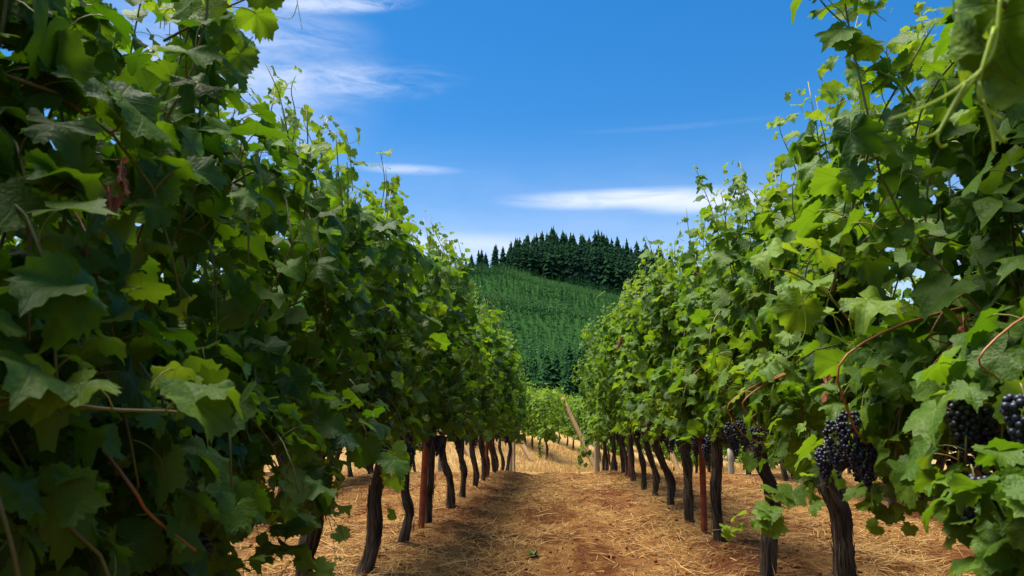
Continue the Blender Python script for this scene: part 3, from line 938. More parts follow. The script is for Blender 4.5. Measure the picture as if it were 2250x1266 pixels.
# shoots standing above the left hedge
special_shoot(-1, 3.1, [at(640, 330, 3.0), at(650, 260, 2.95), at(640, 200, 2.9), at(650, 165, 2.9)], .003, (.07, .12), .07, (.4, -.5, 0), rs, .25, leaf_D=2)
special_shoot(-1, 4.1, [at(775, 420, 4.0), at(770, 350, 3.95), at(760, 290, 3.9)], .003, (.08, .12), .07, (.4, -.5, 0), rs, .2, leaf_D=2)
special_shoot(-1, 4.1, [at(835, 470, 4.2), at(845, 400, 4.1), at(835, 330, 4.0)], .003, (.08, .12), .07, (.4, -.5, 0), rs, .2, leaf_D=2)
special_shoot(-1, 7.7, [at(965, 620, 7.2), at(955, 560, 7.1), at(985, 522, 7.0)], .003, (.09, .13), .08, (.4, -.5, 0), rs, .3, leaf_D=2)
# pale shoot in front of the lower left corner
special_shoot(-1, 1.0, [at(-60, 900, .85), at(60, 880, .85), at(240, 900, .9), at(420, 910, .98), at(480, 960, 1.0)], .003, (.085, .115), .055, (.55, -.75, .2), rs, .35, leaf_D=1, tipsmall=False)
# low one in front of the third trunk
special_shoot(-1, 2.4, [at(490, 1060, 2.5), at(560, 1090, 2.5), at(640, 1120, 2.55), at(720, 1130, 2.6), at(760, 1190, 2.6)], .0025, (.06, .09), .055, (.4, -.8, .2), rs, .45, leaf_D=1)
special_shoot(-1, 3.18, [at(700, 1090, 3.2), at(728, 1160, 3.1), at(738, 1245, 3.1)], .002, (.05, .09), .09, (.5, -.8, .2), rs, .2, mat='orange_cane', leaf_D=1, lateral=0)
special_shoot(-1, 5.25, [at(850, 985, 5.0), at(870, 1010, 4.9), at(890, 1040, 4.9)], .002, (.09, .13), .08, (.3, -.8, .2), rs, .25, leaf_D=1, lateral=.2)
special_shoot(-1, 6.4, [at(905, 900, 5.6), at(925, 915, 5.6), at(945, 935, 5.6)], .002, (.10, .14), .08, (.3, -.8, .2), rs, .3, leaf_D=1, lateral=.4)
# right side, top: shoot against the sky
special_shoot(1, 2.0, [at(2010, 220, 1.9), at(1960, 150, 1.85), at(1880, 75, 1.8), at(1810, 10, 1.75), at(1770, -60, 1.7)], .003, (.075, .115), .075, (-.5, -.5, 0), rs, .25, leaf_D=1)
special_shoot(1, 1.92, [at(1830, 640, 1.95), at(1850, 540, 1.9), at(1890, 400, 1.85), at(1930, 270, 1.8), at(1990, 160, 1.75), at(2060, 40, 1.7)], .0042, (.09, .13), .07, (-.5, -.6, 0), rs, .2, mat='cane', leaf_D=1)
special_shoot(1, 3.1, [at(1770, 430, 3.1), at(1740, 350, 3.1), at(1715, 290, 3.1), at(1712, 255, 3.1)], .0028, (.05, .09), .06, (-.5, -.5, 0), rs, .35, leaf_D=2)
special_shoot(1, 4.2, [at(1580, 520, 4.3), at(1560, 450, 4.2), at(1540, 400, 4.2), at(1530, 372, 4.2)], .0028, (.07, .10), .06, (-.5, -.5, 0), rs, .05, leaf_D=2)
special_shoot(1, 4.2, [at(1680, 470, 3.8), at(1660, 430, 3.8), at(1620, 398, 3.8), at(1600, 400, 3.8)], .0028, (.07, .10), .07, (-.5, -.5, 0), rs, .35, leaf_D=2)
special_shoot(1, 6.6, [at(1450, 620, 6.4), at(1435, 560, 6.3), at(1418, 515, 6.3)], .0028, (.09, .12), .09, (-.5, -.5, 0), rs, .3, leaf_D=2)
# bright cluster hanging out at mid height
special_shoot(1, 1.92, [at(1880, 720, 1.75), at(1820, 650, 1.7), at(1740, 600, 1.62), at(1680, 590, 1.6)], .003, (.09, .13), .06, (-.3, -.9, .2), rs, .5, leaf_D=1, tipsmall=False)
special_shoot(1, 3.08, [at(1760, 800, 3.0), at(1700, 810, 2.9), at(1620, 830, 2.8), at(1575, 860, 2.8)], .0025, (.09, .12), .06, (-.3, -.9, .2), rs, .35, leaf_D=1)
special_shoot(1, 1.92, [at(2060, 860, 2.0), at(1990, 880, 1.95), at(1960, 950, 1.9), at(1950, 1010, 1.9)], .0025, (.06, .09), .045, (-.3, -.9, .2), rs, .3, leaf_D=1)
# low leafy shoot across the trunk of the second vine seen on the right
special_shoot(1, 4.24, [at(1790, 1040, 3.55), at(1750, 1080, 3.5), at(1690, 1140, 3.45), at(1620, 1160, 3.4), at(1565, 1165, 3.35)], .0022, (.085, .13), .048, (-.2, -.9, .35), rs, .35, leaf_D=1)
special_shoot(1, 3.08, [at(1770, 940, 3.0), at(1775, 1020, 2.95), at(1780, 1110, 2.95)], .0022, (.06, .10), .07, (-.2, -.9, .35), rs, .05, leaf_D=1)
# long shoot hanging at the end of the right row
special_shoot(1, 14.5, [at(1335, 900, 13.6), at(1300, 950, 13.4), at(1282, 1000, 13.3), at(1270, 1045, 13.3)], .003, (.10, .14), .06, (-.4, -.9, .2), rs, .1, leaf_D=7, lateral=.8)
# leaves down the lower right corner
special_shoot(1, .72, [at(2170, 1060, 1.35), at(2175, 1110, 1.32), at(2190, 1160, 1.3), at(2210, 1290, 1.3)], .0018, (.07, .10), .026, (-.4, -.8, .2), rs, .05, leaf_D=1, lateral=1.0, tipsmall=False)
special_shoot(1, .72, [at(2300, 1030, 1.25), at(2260, 1050, 1.22), at(2220, 1100, 1.2), at(2230, 1180, 1.2)], .0018, (.07, .10), .028, (-.4, -.8, .2), rs, .1, leaf_D=1, lateral=1.0, tipsmall=False)
# very near leaf and tendrils in the upper right corner
e, base = vine_near(1, .72)
for (px, py, tx, ty, s_, yg) in [(2190, -20, 2120, 330, .075, .75), (2140, 10, 2085, 160, .05, .45), (2260, 20, 2330, 120, .09, .8)]:
    a0, a1 = at(px, py, .62), at(tx, ty, .60)
    nrm = np.array([-.93, .22, .25]); Rm = frames(nrm[None], (a1 - a0)[None])[0]
    node = a0 + Rm @ PET * s_
    o = add_leaf_obj(e, node, Rm, s_ * 1.5, (.6, yg, 0), 1, rs, base)
tp = lambda L: [at(x, y, .56) for x, y in L]
for L in ([(2200, -20), (2180, 120), (2110, 190), (2030, 235), (1955, 262)], [(2150, 160), (2100, 230), (2060, 290), (2015, 305)], [(2120, 185), (2085, 250), (2060, 300), (2068, 322), (2082, 318)],
          [(2185, 60), (2150, 190), (2170, 240), (2205, 262)], [(2150, 180), (2170, 250), (2195, 300), (2210, 312), (2205, 300)], [(2160, 220), (2180, 290), (2185, 340)]):
    tendril(1, .72, tp(L), .0017)
P = smooth_line([at(2140, -40, .6), at(2180, -5, .6), at(2240, 30, .6), at(2320, 70, .6)], 8)
V, T, uv = tube(P - base, .0028, 7); obj('cane', mesh_np('cane', V, T, M['cane'], uv), e)
for L, d in (([(1760, 640), (1770, 720), (1740, 780), (1700, 790)], 1.6), ([(1830, 690), (1850, 740), (1890, 765), (1930, 765)], 1.65), ([(1865, 700), (1880, 760), (1885, 790)], 1.7),
             ([(1330, 640), (1315, 650), (1305, 665)], 7.5), ([(1985, 360), (1975, 410), (1960, 450)], 1.7)):
    tendril(1, d + .3, [at(x, y, d) for x, y in L], .0011 if d < 5 else .003)

# ripe orange canes
for side, D, L, r in ((1, 1.92, [(1845, 800), (1862, 900), (1890, 960), (1932, 1000)], .0048), (1, 3.08, [(1635, 880), (1650, 915), (1672, 950)], .005), (1, 3.08, [(1604, 885), (1612, 925), (1640, 960), (1700, 985)], .0045),
                      (1, 1.92, [(2030, 840), (2060, 880), (2085, 910)], .004), (1, .9, [(2155, 780), (2190, 830), (2225, 870)], .003), (1, 3.08, [(1757, 790), (1750, 850), (1745, 880)], .005), (1, 1.92, [(2045, 735), (2080, 755)], .003),
                      (-1, 1.4, [(285, 1065), (320, 1120), (370, 1165), (430, 1210)], .0042), (-1, 2.2, [(385, 640), (382, 690), (375, 730)], .004), (-1, 2.2, [(390, 870), (385, 930), (380, 960)], .004), (-1, 1.5, [(210, 560), (225, 500), (240, 460)], .003)):
    dep = {1.92: 1.85, 3.08: 2.75, .9: 1.3, 1.4: 1.15, 2.2: 2.0, 1.5: 1.25}[D]
    e, base = vine_near(side, D)
    pts = [at(x, y, dep + .04 * k) for k, (x, y) in enumerate(L)]
    X0 = XL if side < 0 else XR
    pts = [pts[0] + np.array([(X0 - pts[0][0]) * .8, .08, .16]), pts[0] + np.array([(X0 - pts[0][0]) * .3, .04, .09])] + pts
    P = smooth_line(pts, 18)
    kn = lambda t, a: 1 + .35 * np.exp(-((t * 4 % 1 - .5) / .05) ** 2) + 0 * a
    V, T, uv = tube(P - base, np.linspace(r * .74, r * .5, 18), 8, kn)
    o = obj('cane', mesh_np('cane', V, T, M['orange_cane'], uv), e); o['label'] = 'bare ripe orange cane'

# dead leaves
for side, D, px, py, s_, lab in ((-1, 1.12, 265, 388, .032, 1), (-1, 1.12, 272, 418, .030, 1), (-1, 1.12, 240, 452, .036, 1), (-1, 1.12, 262, 458, .032, 1), (-1, 1.3, 190, 590, .045, 1), (-1, 2.0, 372, 372, .05, 1),
                                (1, 2.4, 1815, 868, .08, 1), (1, 2.4, 1832, 830, .06, 1), (1, 1.45, 2140, 1120, .085, 1), (1, 1.75, 2117, 745, .06, 1), (1, 7, 1362, 775, .10, 1), (1, 3.1, 2010, 860, .06, 1), (-1, 5.0, 925, 845, .06, 1)):
    e, base = vine_near(side, D)
    o = bpy.data.objects.new('dead_leaf', DEAD_ME); COL.objects.link(o); o.parent = e; o['label'] = 'shrivelled reddish brown leaf'
    P0 = at(px, py - 25, D - .12)
    Rm = frames(np.array([[.3 * -side, -1, .2]]) + rs.randn(1, 3) * .3, np.array([[rs.uniform(-.4, .4), 0, -1.0]]))[0]
    orient(o, P0 - base + Rm @ PET * s_ * 1.4, Rm, s_ * 1.4); o.color = (.5, 0, 1, 1)


# ------------------------------------------------------------------ grapes
def ico(sub):
    t = (1 + 5 ** .5) / 2
    V = np.array([(-1, t, 0), (1, t, 0), (-1, -t, 0), (1, -t, 0), (0, -1, t), (0, 1, t), (0, -1, -t), (0, 1, -t), (t, 0, -1), (t, 0, 1), (-t, 0, -1), (-t, 0, 1)], float)
    T = [(0, 11, 5), (0, 5, 1), (0, 1, 7), (0, 7, 10), (0, 10, 11), (1, 5, 9), (5, 11, 4), (11, 10, 2), (10, 7, 6), (7, 1, 8), (3, 9, 4), (3, 4, 2), (3, 2, 6), (3, 6, 8), (3, 8, 9), (4, 9, 5), (2, 4, 11), (6, 2, 10), (8, 6, 7), (9, 8, 1)]
    V = [v / np.linalg.norm(v) for v in V]
    for _ in range(sub):
        c = {}; N2 = []
        def mid(a, b):
            k = (min(a, b), max(a, b))
            if k not in c: v = V[a] + V[b]; V.append(v / np.linalg.norm(v)); c[k] = len(V) - 1
            return c[k]
        for a, b, d in T:
            x, y, z = mid(a, b), mid(b, d), mid(d, a); N2 += [(a, x, z), (b, y, x), (d, z, y), (x, y, z)]
        T = N2
    return np.array(V), np.array(T)


GV, GT = ico(1)
berry_me = mesh_np('grape', GV, GT, M['grape'])
IV, IT = ico(0)


def berries(rs, H, Wd, r, n):
    out = []
    for _ in range(n * 40):
        t = rs.rand(); rad = Wd * (1 - t ** 1.6) * (.55 + .45 * min(1, t * 6)) * .5
        a = rs.uniform(0, 6.283); q = rad * rs.uniform(.75, 1.0)
        p = np.array([math.cos(a) * q, math.sin(a) * q, -t * H])
        if all(np.dot(p - o, p - o) > (r * 1.45) ** 2 for o in out): out.append(p)
        if len(out) >= n: break
    return out


def cluster(side, D, P0, H, Wd, r, n, rs, separate):
    e, base = vine_near(side, D); P0 = np.asarray(P0)
    stem = smooth_line([P0 + [0.006, .01, .02], P0 + [.004, 0, 0], P0 + [-.003, 0, -H * .5], P0 + [0, 0, -H * .95]], 8) - base
    V, T, uv = tube(stem, np.linspace(.0016, .0009, 8), 6)
    B = berries(rs, H, Wd, r, n)
    if separate:
        c = obj('grape_cluster', mesh_np('grape_stem', V, T, M['cane'], uv), e)
        for p in B:
            b = bpy.data.objects.new('grape', berry_me); COL.objects.link(b); b.parent = c
            k = r * rs.uniform(.88, 1.1); b.matrix_basis = Matrix.Translation((P0 + p - base).tolist()) @ Euler(rs.uniform(0, 6, 3)).to_matrix().to_4x4() @ Matrix.Scale(k, 4)
    else:
        Vb = np.vstack([IV * r * rs.uniform(.9, 1.1) + (P0 + p - base) for p in B]); Tb = np.vstack([IT + 12 * k for k in range(len(B))])
        obj('grape_cluster', mesh_np('grape_cluster', Vb, Tb, M['grape'], np.zeros((len(Vb), 2))), e, kind='stuff')


rs = np.random.RandomState(31)
for side, D, dep, px, py, H, Wd, n in ((1, 1.92, 2.25, 1865, 905, .15, .085, 75), (1, 1.92, 2.25, 1900, 975, .13, .075, 60), (1, 1.92, 2.3, 1835, 925, .16, .08, 60), (1, 1.92, 2.35, 1810, 985, .11, .06, 45),
                                       (1, 1.92, 1.42, 2110, 865, .115, .075, 70), (1, 1.92, 1.44, 2150, 900, .12, .07, 70), (1, .72, 1.3, 2135, 1050, .09, .075, 55), (1, .72, 1.25, 2245, 870, .10, .07, 45),
                                       (1, .72, 1.3, 2235, 1030, .12, .07, 50), (1, 3.08, 3.5, 1632, 925, .13, .08, 55), (1, 3.08, 3.4, 1662, 940, .13, .08, 55), (1, 3.08, 3.5, 1605, 930, .11, .07, 45), (1, 1.92, 1.9, 2020, 1030, .07, .05, 30),
                                       (-1, .8, 1.3, 190, 1150, .10, .065, 55), (-1, .8, 1.4, 330, 1175, .10, .06, 45), (-1, 2.0, 1.5, 425, 1180, .10, .08, 60), (-1, 2.0, 2.4, 470, 1100, .11, .07, 45), (-1, 2.0, 1.5, 385, 1200, .09, .06, 40),
                                       (-1, 2.0, 2.6, 655, 985, .12, .08, 50), (-1, 3.18, 3.6, 842, 985, .12, .07, 45), (-1, 3.18, 3.2, 722, 1010, .12, .075, 45), (-1, 4.18, 4.2, 868, 990, .12, .075, 40)):
    q_ = .87 if side > 0 and dep > 1.8 else 1
    cluster(side, D, at(px, py, dep * q_), H * q_, Wd * q_ * .9, .0064 * q_, int(n * 1.5), rs, True)
for side in (-1, 1):
    for k in lead[side]:
        e, base, D = lead[side][k]
        if D < 1.9 or D > 17: continue
        X0 = XL if side < 0 else XR
        for j in range(6 if D < 9 else 4):
            cluster(side, D, (X0 - side * rs.uniform(-.05, .16), D + rs.uniform(-.5, .5), base[2] + rs.uniform(.66, .80)), rs.uniform(.10, .15), rs.uniform(.06, .08), .0092 if D < 9 else .011, 80 if D < 9 else 40, rs, False)


# ------------------------------------------------------------------ posts and wires
def channel_post(h, w=.078, d=.042, t=.006):
    """open rolled steel section with a rib, as a long extrusion"""
    prof = [(-w / 2, d / 2), (-w / 2, -d / 2), (-w / 6, -d / 2), (-w / 9, -d / 2 + .010), (w / 9, -d / 2 + .010), (w / 6, -d / 2), (w / 2, -d / 2), (w / 2, d / 2),
            (w / 2 - t, d / 2), (w / 2 - t, -d / 2 + t), (w / 6, -d / 2 + t), (w / 9, -d / 2 + .010 + t), (-w / 9, -d / 2 + .010 + t), (-w / 6, -d / 2 + t), (-w / 2 + t, -d / 2 + t), (-w / 2 + t, d / 2)]
    n = len(prof); V = [(x, y, z) for z in (-.25, h * .33, h * .66, h) for x, y in prof]; T = []
    for s_ in range(3):
        for k in range(n):
            a = s_ * n + k; b = s_ * n + (k + 1) % n; T += [(a, b, b + n), (a, b + n, a + n)]
    o = 3 * n
    for a, b in ((0, 15), (1, 14), (2, 13), (3, 12), (4, 11), (5, 10), (6, 9)):
        a2, b2 = a + 1, b - 1; T += [(o + a, o + b, o + b2), (o + a, o + b2, o + a2)]
    return np.array(V, float), np.array(T)


pv, pt = channel_post(2.02)
post_me = mesh_np('steel_post', pv, pt, M['rust'], smooth=False)
cv, ct, cu = tube(smooth_line([(-.012, 0, .012), (-.006, -.012, .006), (0, -.014, -.006), (.008, -.008, -.012)], 7), .0022, 5)
clip_me = mesh_np('wire_clip', cv, ct, M['plastic'], cu)
for side, D, top_px, base_px, lab in ((-1, 5.98, (957, 585), (925, 1164), 'rusty red steel trellis post, the nearer one in the left row'), (1, 6.03, (1530, 560), (1547, 1150), 'rusty red steel trellis post with white wire clips, the nearer one in the right row'),
                                      (-1, 11.85, (1080, 735), (1067, 1048), 'rusty red steel trellis post, the farther one in the left row'), (1, 12.05, (1382, 735), (1383, 1036), 'rusty red steel trellis post, the farther one in the right row')):
    b = at(*base_px, D); b[2] = gz(b[0], D); tpt = at(*top_px, D)
    e = thing('steel_post', b.tolist(), lab, 'trellis post', 'steel trellis posts')
    d = Vector((tpt - b).tolist()).normalized()
    e.rotation_euler = d.to_track_quat('Z', 'Y').to_euler()
    e.rotation_euler.rotate_axis('Z', .25 * -side)
    obj('post', post_me, e)
    for zz_, xx_ in ((.70, -.024), (.70, .026), (1.15, -.024), (1.15, .026)):
        obj('wire_clip', clip_me, e, (xx_, -.02, zz_))


def wood_pole(p0, p1, r, name, label, group, mat='wood'):
    p0, p1 = np.array(p0, float), np.array(p1, float)
    e = obj(name, None); bpy.data.objects.remove(e)
    P = np.linspace(p0, p1, 8) - p0
    P0 = P.copy(); P = np.vstack([P[0] - (P[1] - P[0]) * .5, P])
    rs_ = np.random.RandomState(int(abs(p0[1] * 100)))
    V, T, uv = tube(P, r * (1 + .04 * rs_.randn(9)), 12, lambda t, a: 1 + .03 * np.sin(3 * a + 4 * t))
    return obj(name, mesh_np(name, V, T, M[mat], uv), None, p0.tolist(), label=label, cat='wooden post', group=group)


G = 'wooden end posts of the vine rows'
for side, px, D, r, h, lab in ((-1, 1121, 19.4, .062, 1.9, 'grey round wooden end post at the far end of the left row'), (-1, 1130, 19.6, .03, 1.3, 'thin pale wooden stake just right of the left row end post'),
                               (1, 1312, 18.9, .068, 1.9, 'whitish round wooden end post at the far end of the right row'), (1, 1331, 18.4, .03, 1.2, 'thin pale wooden stake just right of the right row end post')):
    b = at(px, 1028, D); b[2] = gz(b[0], D)
    wood_pole(b, b + [0, 0, h], r, 'wooden_stake' if r < .05 else 'end_post', lab, G)
G = 'leaning wooden struts at the near ends of the rows across the headland'
for p0, t0, D0, D1, lab in (((1168, 1008), (1112, 915), 22.6, 24.2, 'leaning tan wooden strut behind the end of the left row'), ((1310, 1003), (1236, 876), 22.6, 24.0, 'leaning tan wooden strut whose top shows left of the right row'),
                            ((1492, 992), (1440, 905), 21.0, 22.4, 'leaning wooden strut seen between the trunks of the right row'), ((1040, 1014), (990, 925), 22.0, 23.4, 'leaning grey wooden strut seen between the trunks of the left row')):
    a = at(*p0, D0); a[2] = min(a[2], float(gz(a[0], D0)) + .02); b = at(*t0, D1)
    wood_pole(a, b, .072, 'wooden_strut', lab, G, 'pole')
for side, X0, w in ((-1, XL, 'left'), (1, XR, 'right')):
    for z, dx, lab in ((.72, 0, 'fruiting wire carrying the lowest arms'), (1.12, .05, 'lower catch wire among the leaves'), (1.5, -.05, 'middle catch wire among the leaves'), (1.92, 0, 'top wire of the trellis')):
        Yw = np.arange(-1.5, 19.6, .5)
        P = np.stack([np.full(len(Yw), X0 + dx), Yw, gz(X0, Yw) + z - .012 * np.abs(np.sin(Yw * np.pi / 5.9))], 1)
        V, T, uv = tube(P - P[0], .0016, 5)
        obj('trellis_wire', mesh_np('trellis_wire', V, T, M['wire'], uv), None, P[0].tolist(), label='%s of the %s row' % (lab, w), cat='wire', group='trellis wires')


def grow_tube(px, py, D, h, lab):
    b = at(px, py, D); b[2] = gz(b[0], D)
    a = np.linspace(0, 2 * np.pi, 16, endpoint=False); V, T = [], []
    for r, z in ((.055, -.02), (.052, h * .5), (.055, h), (.047, h), (.045, h * .5)): V += [(r * math.cos(q), r * .8 * math.sin(q), z + (.01 * math.sin(2 * q) if z > h * .9 else 0)) for q in a]
    for k in range(4):
        for i in range(16): j = (i + 1) % 16; T += [(k * 16 + i, k * 16 + j, k * 16 + 16 + j), (k * 16 + i, k * 16 + 16 + j, k * 16 + 16 + i)]
    o = obj('grow_tube', mesh_np('grow_tube', np.array(V), np.array(T), M['plastic']), None, b.tolist(), label=lab, cat='grow tube', group='white grow tubes on replanted vines')


grow_tube(967, 1030, 19.0, .62, 'pale plastic grow tube seen between the trunks of the left row')
grow_tube(1606, 1015, 14.0, .5, 'pale plastic grow tube seen right of the nearer right hand post')

# ------------------------------------------------------------------ the neighbouring rows and the rows across the headland
rs = np.random.RandomState(90)


def vine_kit(rs, n_sh, hi, tpl, mat, height=1.42, thick=.28, dens=.065, size=(.09, .14)):
    pts = [(0, 0, -.1), (0, 0, 0), (rs.uniform(-.05, .05), rs.uniform(-.03, .03), .28), (rs.uniform(-.08, .08), rs.uniform(-.05, .05), .55), (0, 0, .74)]
    V, T, uv = trunk_mesh(rs, np.array(pts), .032, 9, 14)
    tr = mesh_np('trunk', V, T, M['bark'], uv)
    N_, R2, S_, T_ = [], [], [], []
    for k in range(n_sh):
        yy = -.58 + 1.16 * (k + rs.rand()) / n_sh
        P = shoot_line(rs, (rs.uniform(-.04, .04), yy, .70), height * rs.uniform(.82, 1.08), 0, thick, rs.uniform(-.4, .4))
        a, b, c, d = leaves_on(rs, P, (np.sign(P[:, 0].mean()) * .9, 0, 0), dens, size)
        N_.append(a); R2.append(b); S_.append(c); T_.append(d)
    for k in range(5):
        P = smooth_line([(0, rs.uniform(-.5, .5), .8), (rs.uniform(-.15, .15), rs.uniform(-.5, .5), .72), (rs.uniform(-.2, .2), rs.uniform(-.5, .5), .58)], 6)
        a, b, c, d = leaves_on(rs, P, (0, 0, 0), dens, size, False); N_.append(a); R2.append(b); S_.append(c); T_.append(d)
    TT = np.vstack(T_); TT[:, 1] = np.clip(TT[:, 1] + (0 if tpl is MID else .22), 0, 1)  # far vines tinted lighter, sunlit brightness painted into the leaf colour
    me = leaves_mesh('foliage', np.vstack(N_), np.concatenate(R2), np.concatenate(S_), TT, tpl, [mat, M['stalk']], rs)
    return tr, me


kit_mid = [vine_kit(rs, 15, True, MID, M['leaf_f']) for _ in range(3)]
kit_far = [vine_kit(rs, 13, False, LOW, M['leaf_f'], dens=.085, size=(.11, .16)) for _ in range(5)]


def copy_vine(kit, x, y, rz, label, group, sc=1.0):
    tr, me = kit
    e = thing('grape_vine', (x, y, float(gz(x, y)) - .01), label, 'grape vine', group, rz)
    e.scale = (sc * rs.choice([-1, 1]), sc, sc)
    obj('trunk', tr, e); obj('foliage', me, e, kind='stuff')
    return e


for xr, word, y0 in ((-3.22, 'first row beyond the left row', 2.2), (3.38, 'first row beyond the right row', 2.4), (-5.42, 'second row beyond the left row', 5.0), (5.58, 'second row beyond the right row', 6.0)):
    for q_, y in enumerate(np.arange(y0, 19.6, 1.17)):
        kits = kit_mid if abs(xr) < 4 and y < 12 else kit_far
        copy_vine(kits[rs.randint(len(kits))], xr + rs.uniform(-.05, .05), y + rs.uniform(-.08, .08), rs.choice([0, math.pi]) + rs.uniform(-.05, .05),
                  '%s grape vine from the camera in the %s' % (ORD[q_], word), 'grape vines in the ' + word, rs.uniform(.97, 1.08))
dirv = np.array([-.215, .977]); rzv = math.atan2(.215, .977)
for k in range(-4, 5):
    for j in range(0, 20):
        x0 = -.2 + 2.25 * k; p = np.array([x0, 24.0]) + dirv * 1.2 * j
        if k > 1: p = p - dirv * .3 * k
        px, _, _ = project(np.array([p[0], p[1], 1.0]))
        if px < 850 or px > 1750: continue
        if p[1] > 42 and not (1080 < px < 1330): continue
        copy_vine(kit_far[rs.randint(5)], p[0] + rs.uniform(-.04, .04), p[1] + rs.uniform(-.08, .08), rzv + rs.choice([0, math.pi]),
                  'light green grape vine of the block across the headland, %s row from the left' % ORD[k + 4].replace('nearest', 'first'), 'grape vines in the block across the headland', rs.uniform(.96, 1.06))
# a young climbing replant on a thin stake in front of the first of them
b = at(1186, 1000, 23.4); b[2] = gz(b[0], 23.4)
e = thing('young_vine', b.tolist(), 'thin young vine winding up a stake in the headland grass', 'young vine')
V, T, uv = tube([(0, 0, -.1), (.02, 0, .4), (-.05, 0, .75)], .008, 6); obj('stem', mesh_np('stem', V, T, M['bark'], uv), e)
P = smooth_line([(0, 0, 0), (.03, 0, .4), (-.05, 0, .75)], 8)
n_, R2, s_, t_ = leaves_on(rs, P, (0, -1, 0), .05, (.06, .09), False, .6)
obj('foliage', leaves_mesh('foliage', n_, R2, s_, t_, LOW, [M['leaf_f'], M['stalk']], rs), e, kind='stuff')


# ------------------------------------------------------------------ straw, dry grass, litter
def blades(name, n, xr, yr, ln, wd, lift, rs, label, dens=None, tall=False, col=(0, 1), green=0.0, bend=.3):
    x = rs.uniform(xr[0], xr[1], n); u = rs.rand(n)
    y = yr[0] + (yr[1] - yr[0]) * (u ** 1.35)
    if dens is not None:
        k = rs.rand(n) < dens(x, y); x, y = x[k], y[k]; n = len(x)
    z = gz_fine(x, y)
    a = rs.uniform(0, 2 * np.pi, n); L = rs.uniform(ln[0], ln[1], n) * rs.uniform(.5, 1, n) * np.where(rs.rand(n) < .04, 1.9, 1); w = rs.uniform(wd[0], wd[1], n) * (.7 + .09 * y)
    el_ = rs.uniform(lift[0], lift[1], n)
    d = np.stack([np.cos(a) * np.cos(el_), np.sin(a) * np.cos(el_), np.sin(el_)], 1)
    sd = np.stack([-np.sin(a), np.cos(a), rs.uniform(-.5, .5, n)], 1)
    if tall: sd = np.stack([np.ones(n), rs.uniform(-.5, .5, n), np.zeros(n)], 1)
    bz = np.stack([rs.uniform(-1, 1, n), rs.uniform(-1, 1, n), rs.uniform(-.6, .1, n)], 1) * bend
    p0 = np.stack([x, y, z - .003], 1); p1 = p0 + d * (L * .5)[:, None]; p2 = p0 + d * L[:, None] + bz * L[:, None]
    p1[:, 2] = np.maximum(p1[:, 2], gz_fine(p1[:, 0], p1[:, 1]) + .004); p2[:, 2] = np.maximum(p2[:, 2], gz_fine(p2[:, 0], p2[:, 1]) + .003)
    V = np.stack([p0 - sd * w[:, None], p0 + sd * w[:, None], p1 - sd * w[:, None] * .9, p1 + sd * w[:, None] * .9, p2], 1).reshape(-1, 3)
    T = (np.array([[0, 1, 3], [0, 3, 2], [2, 3, 4]])[None] + (np.arange(n) * 5)[:, None, None]).reshape(-1, 3)
    c = np.zeros((n, 3)); c[:, 0] = rs.uniform(col[0], col[1], n); c[:, 1] = np.where(rs.rand(n) < green, .9, 0)
    obj(name, mesh_np(name, V, T, M['straw'], tint=np.repeat(c, 5, 0), smooth=False), kind='stuff', label=label, cat='straw' if not tall else 'grass')


rs = np.random.RandomState(12)
patch = lambda x, y: .12 + 1.05 * sstep(.38, .60, vnoise(x * 2.4, y * .8, 61) * .6 + vnoise(x * 5, y * 5, 62) * .4)
blades('straw_litter', 95000, (-4.2, 4.8), (3.7, 14.0), (.05, .26), (.0009, .0027), (-.03, .30), rs, 'mown dry straw lying over the red soil of the alley', patch)
blades('straw_litter', 26000, (-6.5, 6.5), (12.0, 21.0), (.06, .2), (.0009, .0015), (0, .3), rs, 'thin straw cover at the far end of the alley', patch)
blades('dry_grass', 16000, (-6, 6.5), (3.8, 15.0), (.03, .10), (.0008, .0014), (.7, 1.5), rs, 'short dry grass stubble standing in the alley', lambda x, y: .2 + .8 * sstep(.5, .7, vnoise(x * 1.3, y * 1.3, 71)), tall=True, green=.02)
blades('dry_grass', 34000, (-8, 8), (19.8, 31.0), (.06, .27), (.0010, .0018), (.7, 1.5), rs, 'ankle high golden dry grass on the headland', None, tall=True, col=(.45, 1))

# dark bits of old prunings and stalks among the straw
m, N = new_mat('old_prunings'); finish(N, principled(N, (0.055, 0.026, 0.014), .9, .1)); M['straw_keep'] = M['straw']; M['straw'] = m
blades('pruning_litter', 9000, (-3.2, 3.8), (3.8, 14.0), (.02, .11), (.0016, .0036), (-.05, .35), rs, 'dark brown bits of vine prunings among the straw', patch)
M['straw'] = M['straw_keep']
blades('straw_litter', 9000, (-3.6, 4.2), (3.8, 12.0), (.12, .36), (.0012, .0024), (0, .3), rs, 'long pale straw stalks lying loose on top', patch, col=(.75, 1))

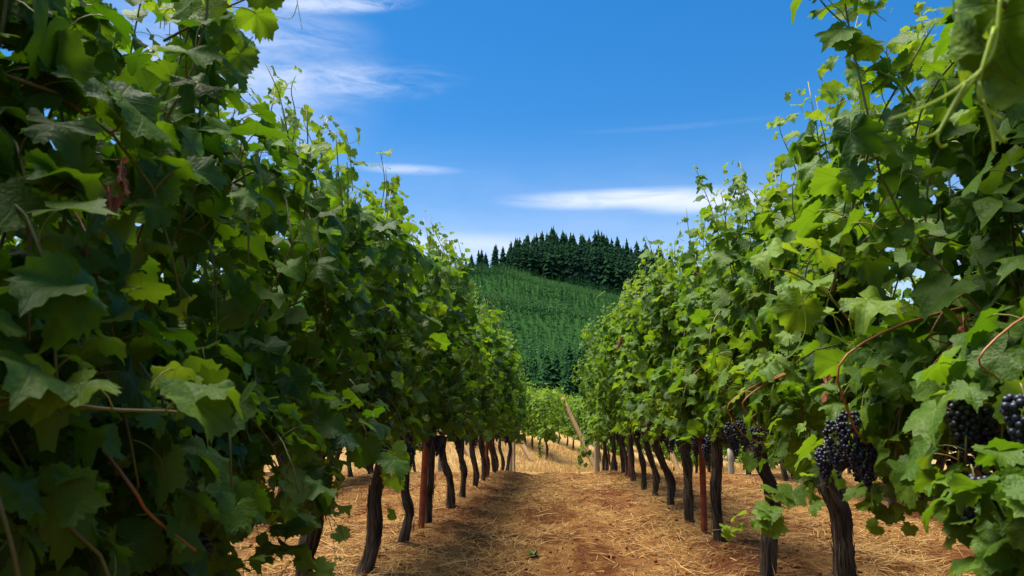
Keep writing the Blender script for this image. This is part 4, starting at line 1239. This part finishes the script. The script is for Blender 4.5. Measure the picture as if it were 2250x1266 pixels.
# small clods and fallen brown leaves
rs = np.random.RandomState(14)
n = 2600; x = rs.uniform(-3.5, 4, n); y = 3.9 + 13 * rs.rand(n) ** 1.5; z = gz_fine(x, y); s_ = rs.uniform(.005, .017, n)
K = IV[None] * s_[:, None, None] * np.array([1, 1, .7]) * rs.uniform(.65, 1.25, (n, 12, 1)) + np.stack([x, y, z + s_ * .3], 1)[:, None]
m, N = new_mat('soil_clod'); pos = N.n('ShaderNodeNewGeometry').outputs['Position']
finish(N, principled(N, N.mix(N.noise(pos, 30, 3), (0.08, 0.03, 0.012), (0.22, 0.09, 0.035)), .95, .1)); M['clod'] = m
obj('soil_clods', mesh_np('soil_clods', K.reshape(-1, 3), (IT[None] + (np.arange(n) * 12)[:, None, None]).reshape(-1, 3), M['clod'], smooth=False), kind='stuff', label='crumbly clods of dry red soil', cat='soil')
n = 260; x = rs.uniform(-3, 3.6, n); y = 3.9 + 13 * rs.rand(n) ** 1.5; z = gz_fine(x, y) + .012
node = np.stack([x, y, z], 1); nrm = np.stack([rs.randn(n) * .4, rs.randn(n) * .4, np.ones(n)], 1); tip = rs.randn(n, 3)
t_ = np.stack([rs.rand(n), np.zeros(n), np.full(n, .93)], 1)
tmpl = [(v * np.array([1, .8, 2.0]) + PET, t, u, mm) for v, t, u, mm in LOW]
obj('fallen_leaves', leaves_mesh('fallen_leaves', node, frames(nrm, tip), rs.uniform(.03, .06, n), t_, tmpl, [M['leaf_f'], M['stalk']], rs), kind='stuff', label='brown fallen vine leaves scattered on the soil', cat='leaves')

# a small green weed in the middle of the alley
b = at(1170, 1192, 5.2); b[2] = gz_fine(b[0], b[1])
n = 34; a = rs.uniform(0, 6.28, n); L = rs.uniform(.03, .075, n); V, T = [], []
for k in range(n):
    d = np.array([math.cos(a[k]), math.sin(a[k]), rs.uniform(.4, 1.3)]); d /= np.linalg.norm(d); sd = np.array([-d[1], d[0], 0]); sd /= np.linalg.norm(sd); o = len(V)
    V += [np.zeros(3), d * L[k] * .55 + sd * .007, d * L[k], d * L[k] * .55 - sd * .007]; T += [(o, o + 1, o + 2), (o, o + 2, o + 3)]
m, N = new_mat('weed_green'); finish(N, principled(N, (.06, .12, .02), .6)); M['weed'] = m
obj('weed', mesh_np('weed', np.array(V), np.array(T), M['weed'], smooth=False), None, b.tolist(), label='small green weed alone in the middle of the straw alley', cat='weed')
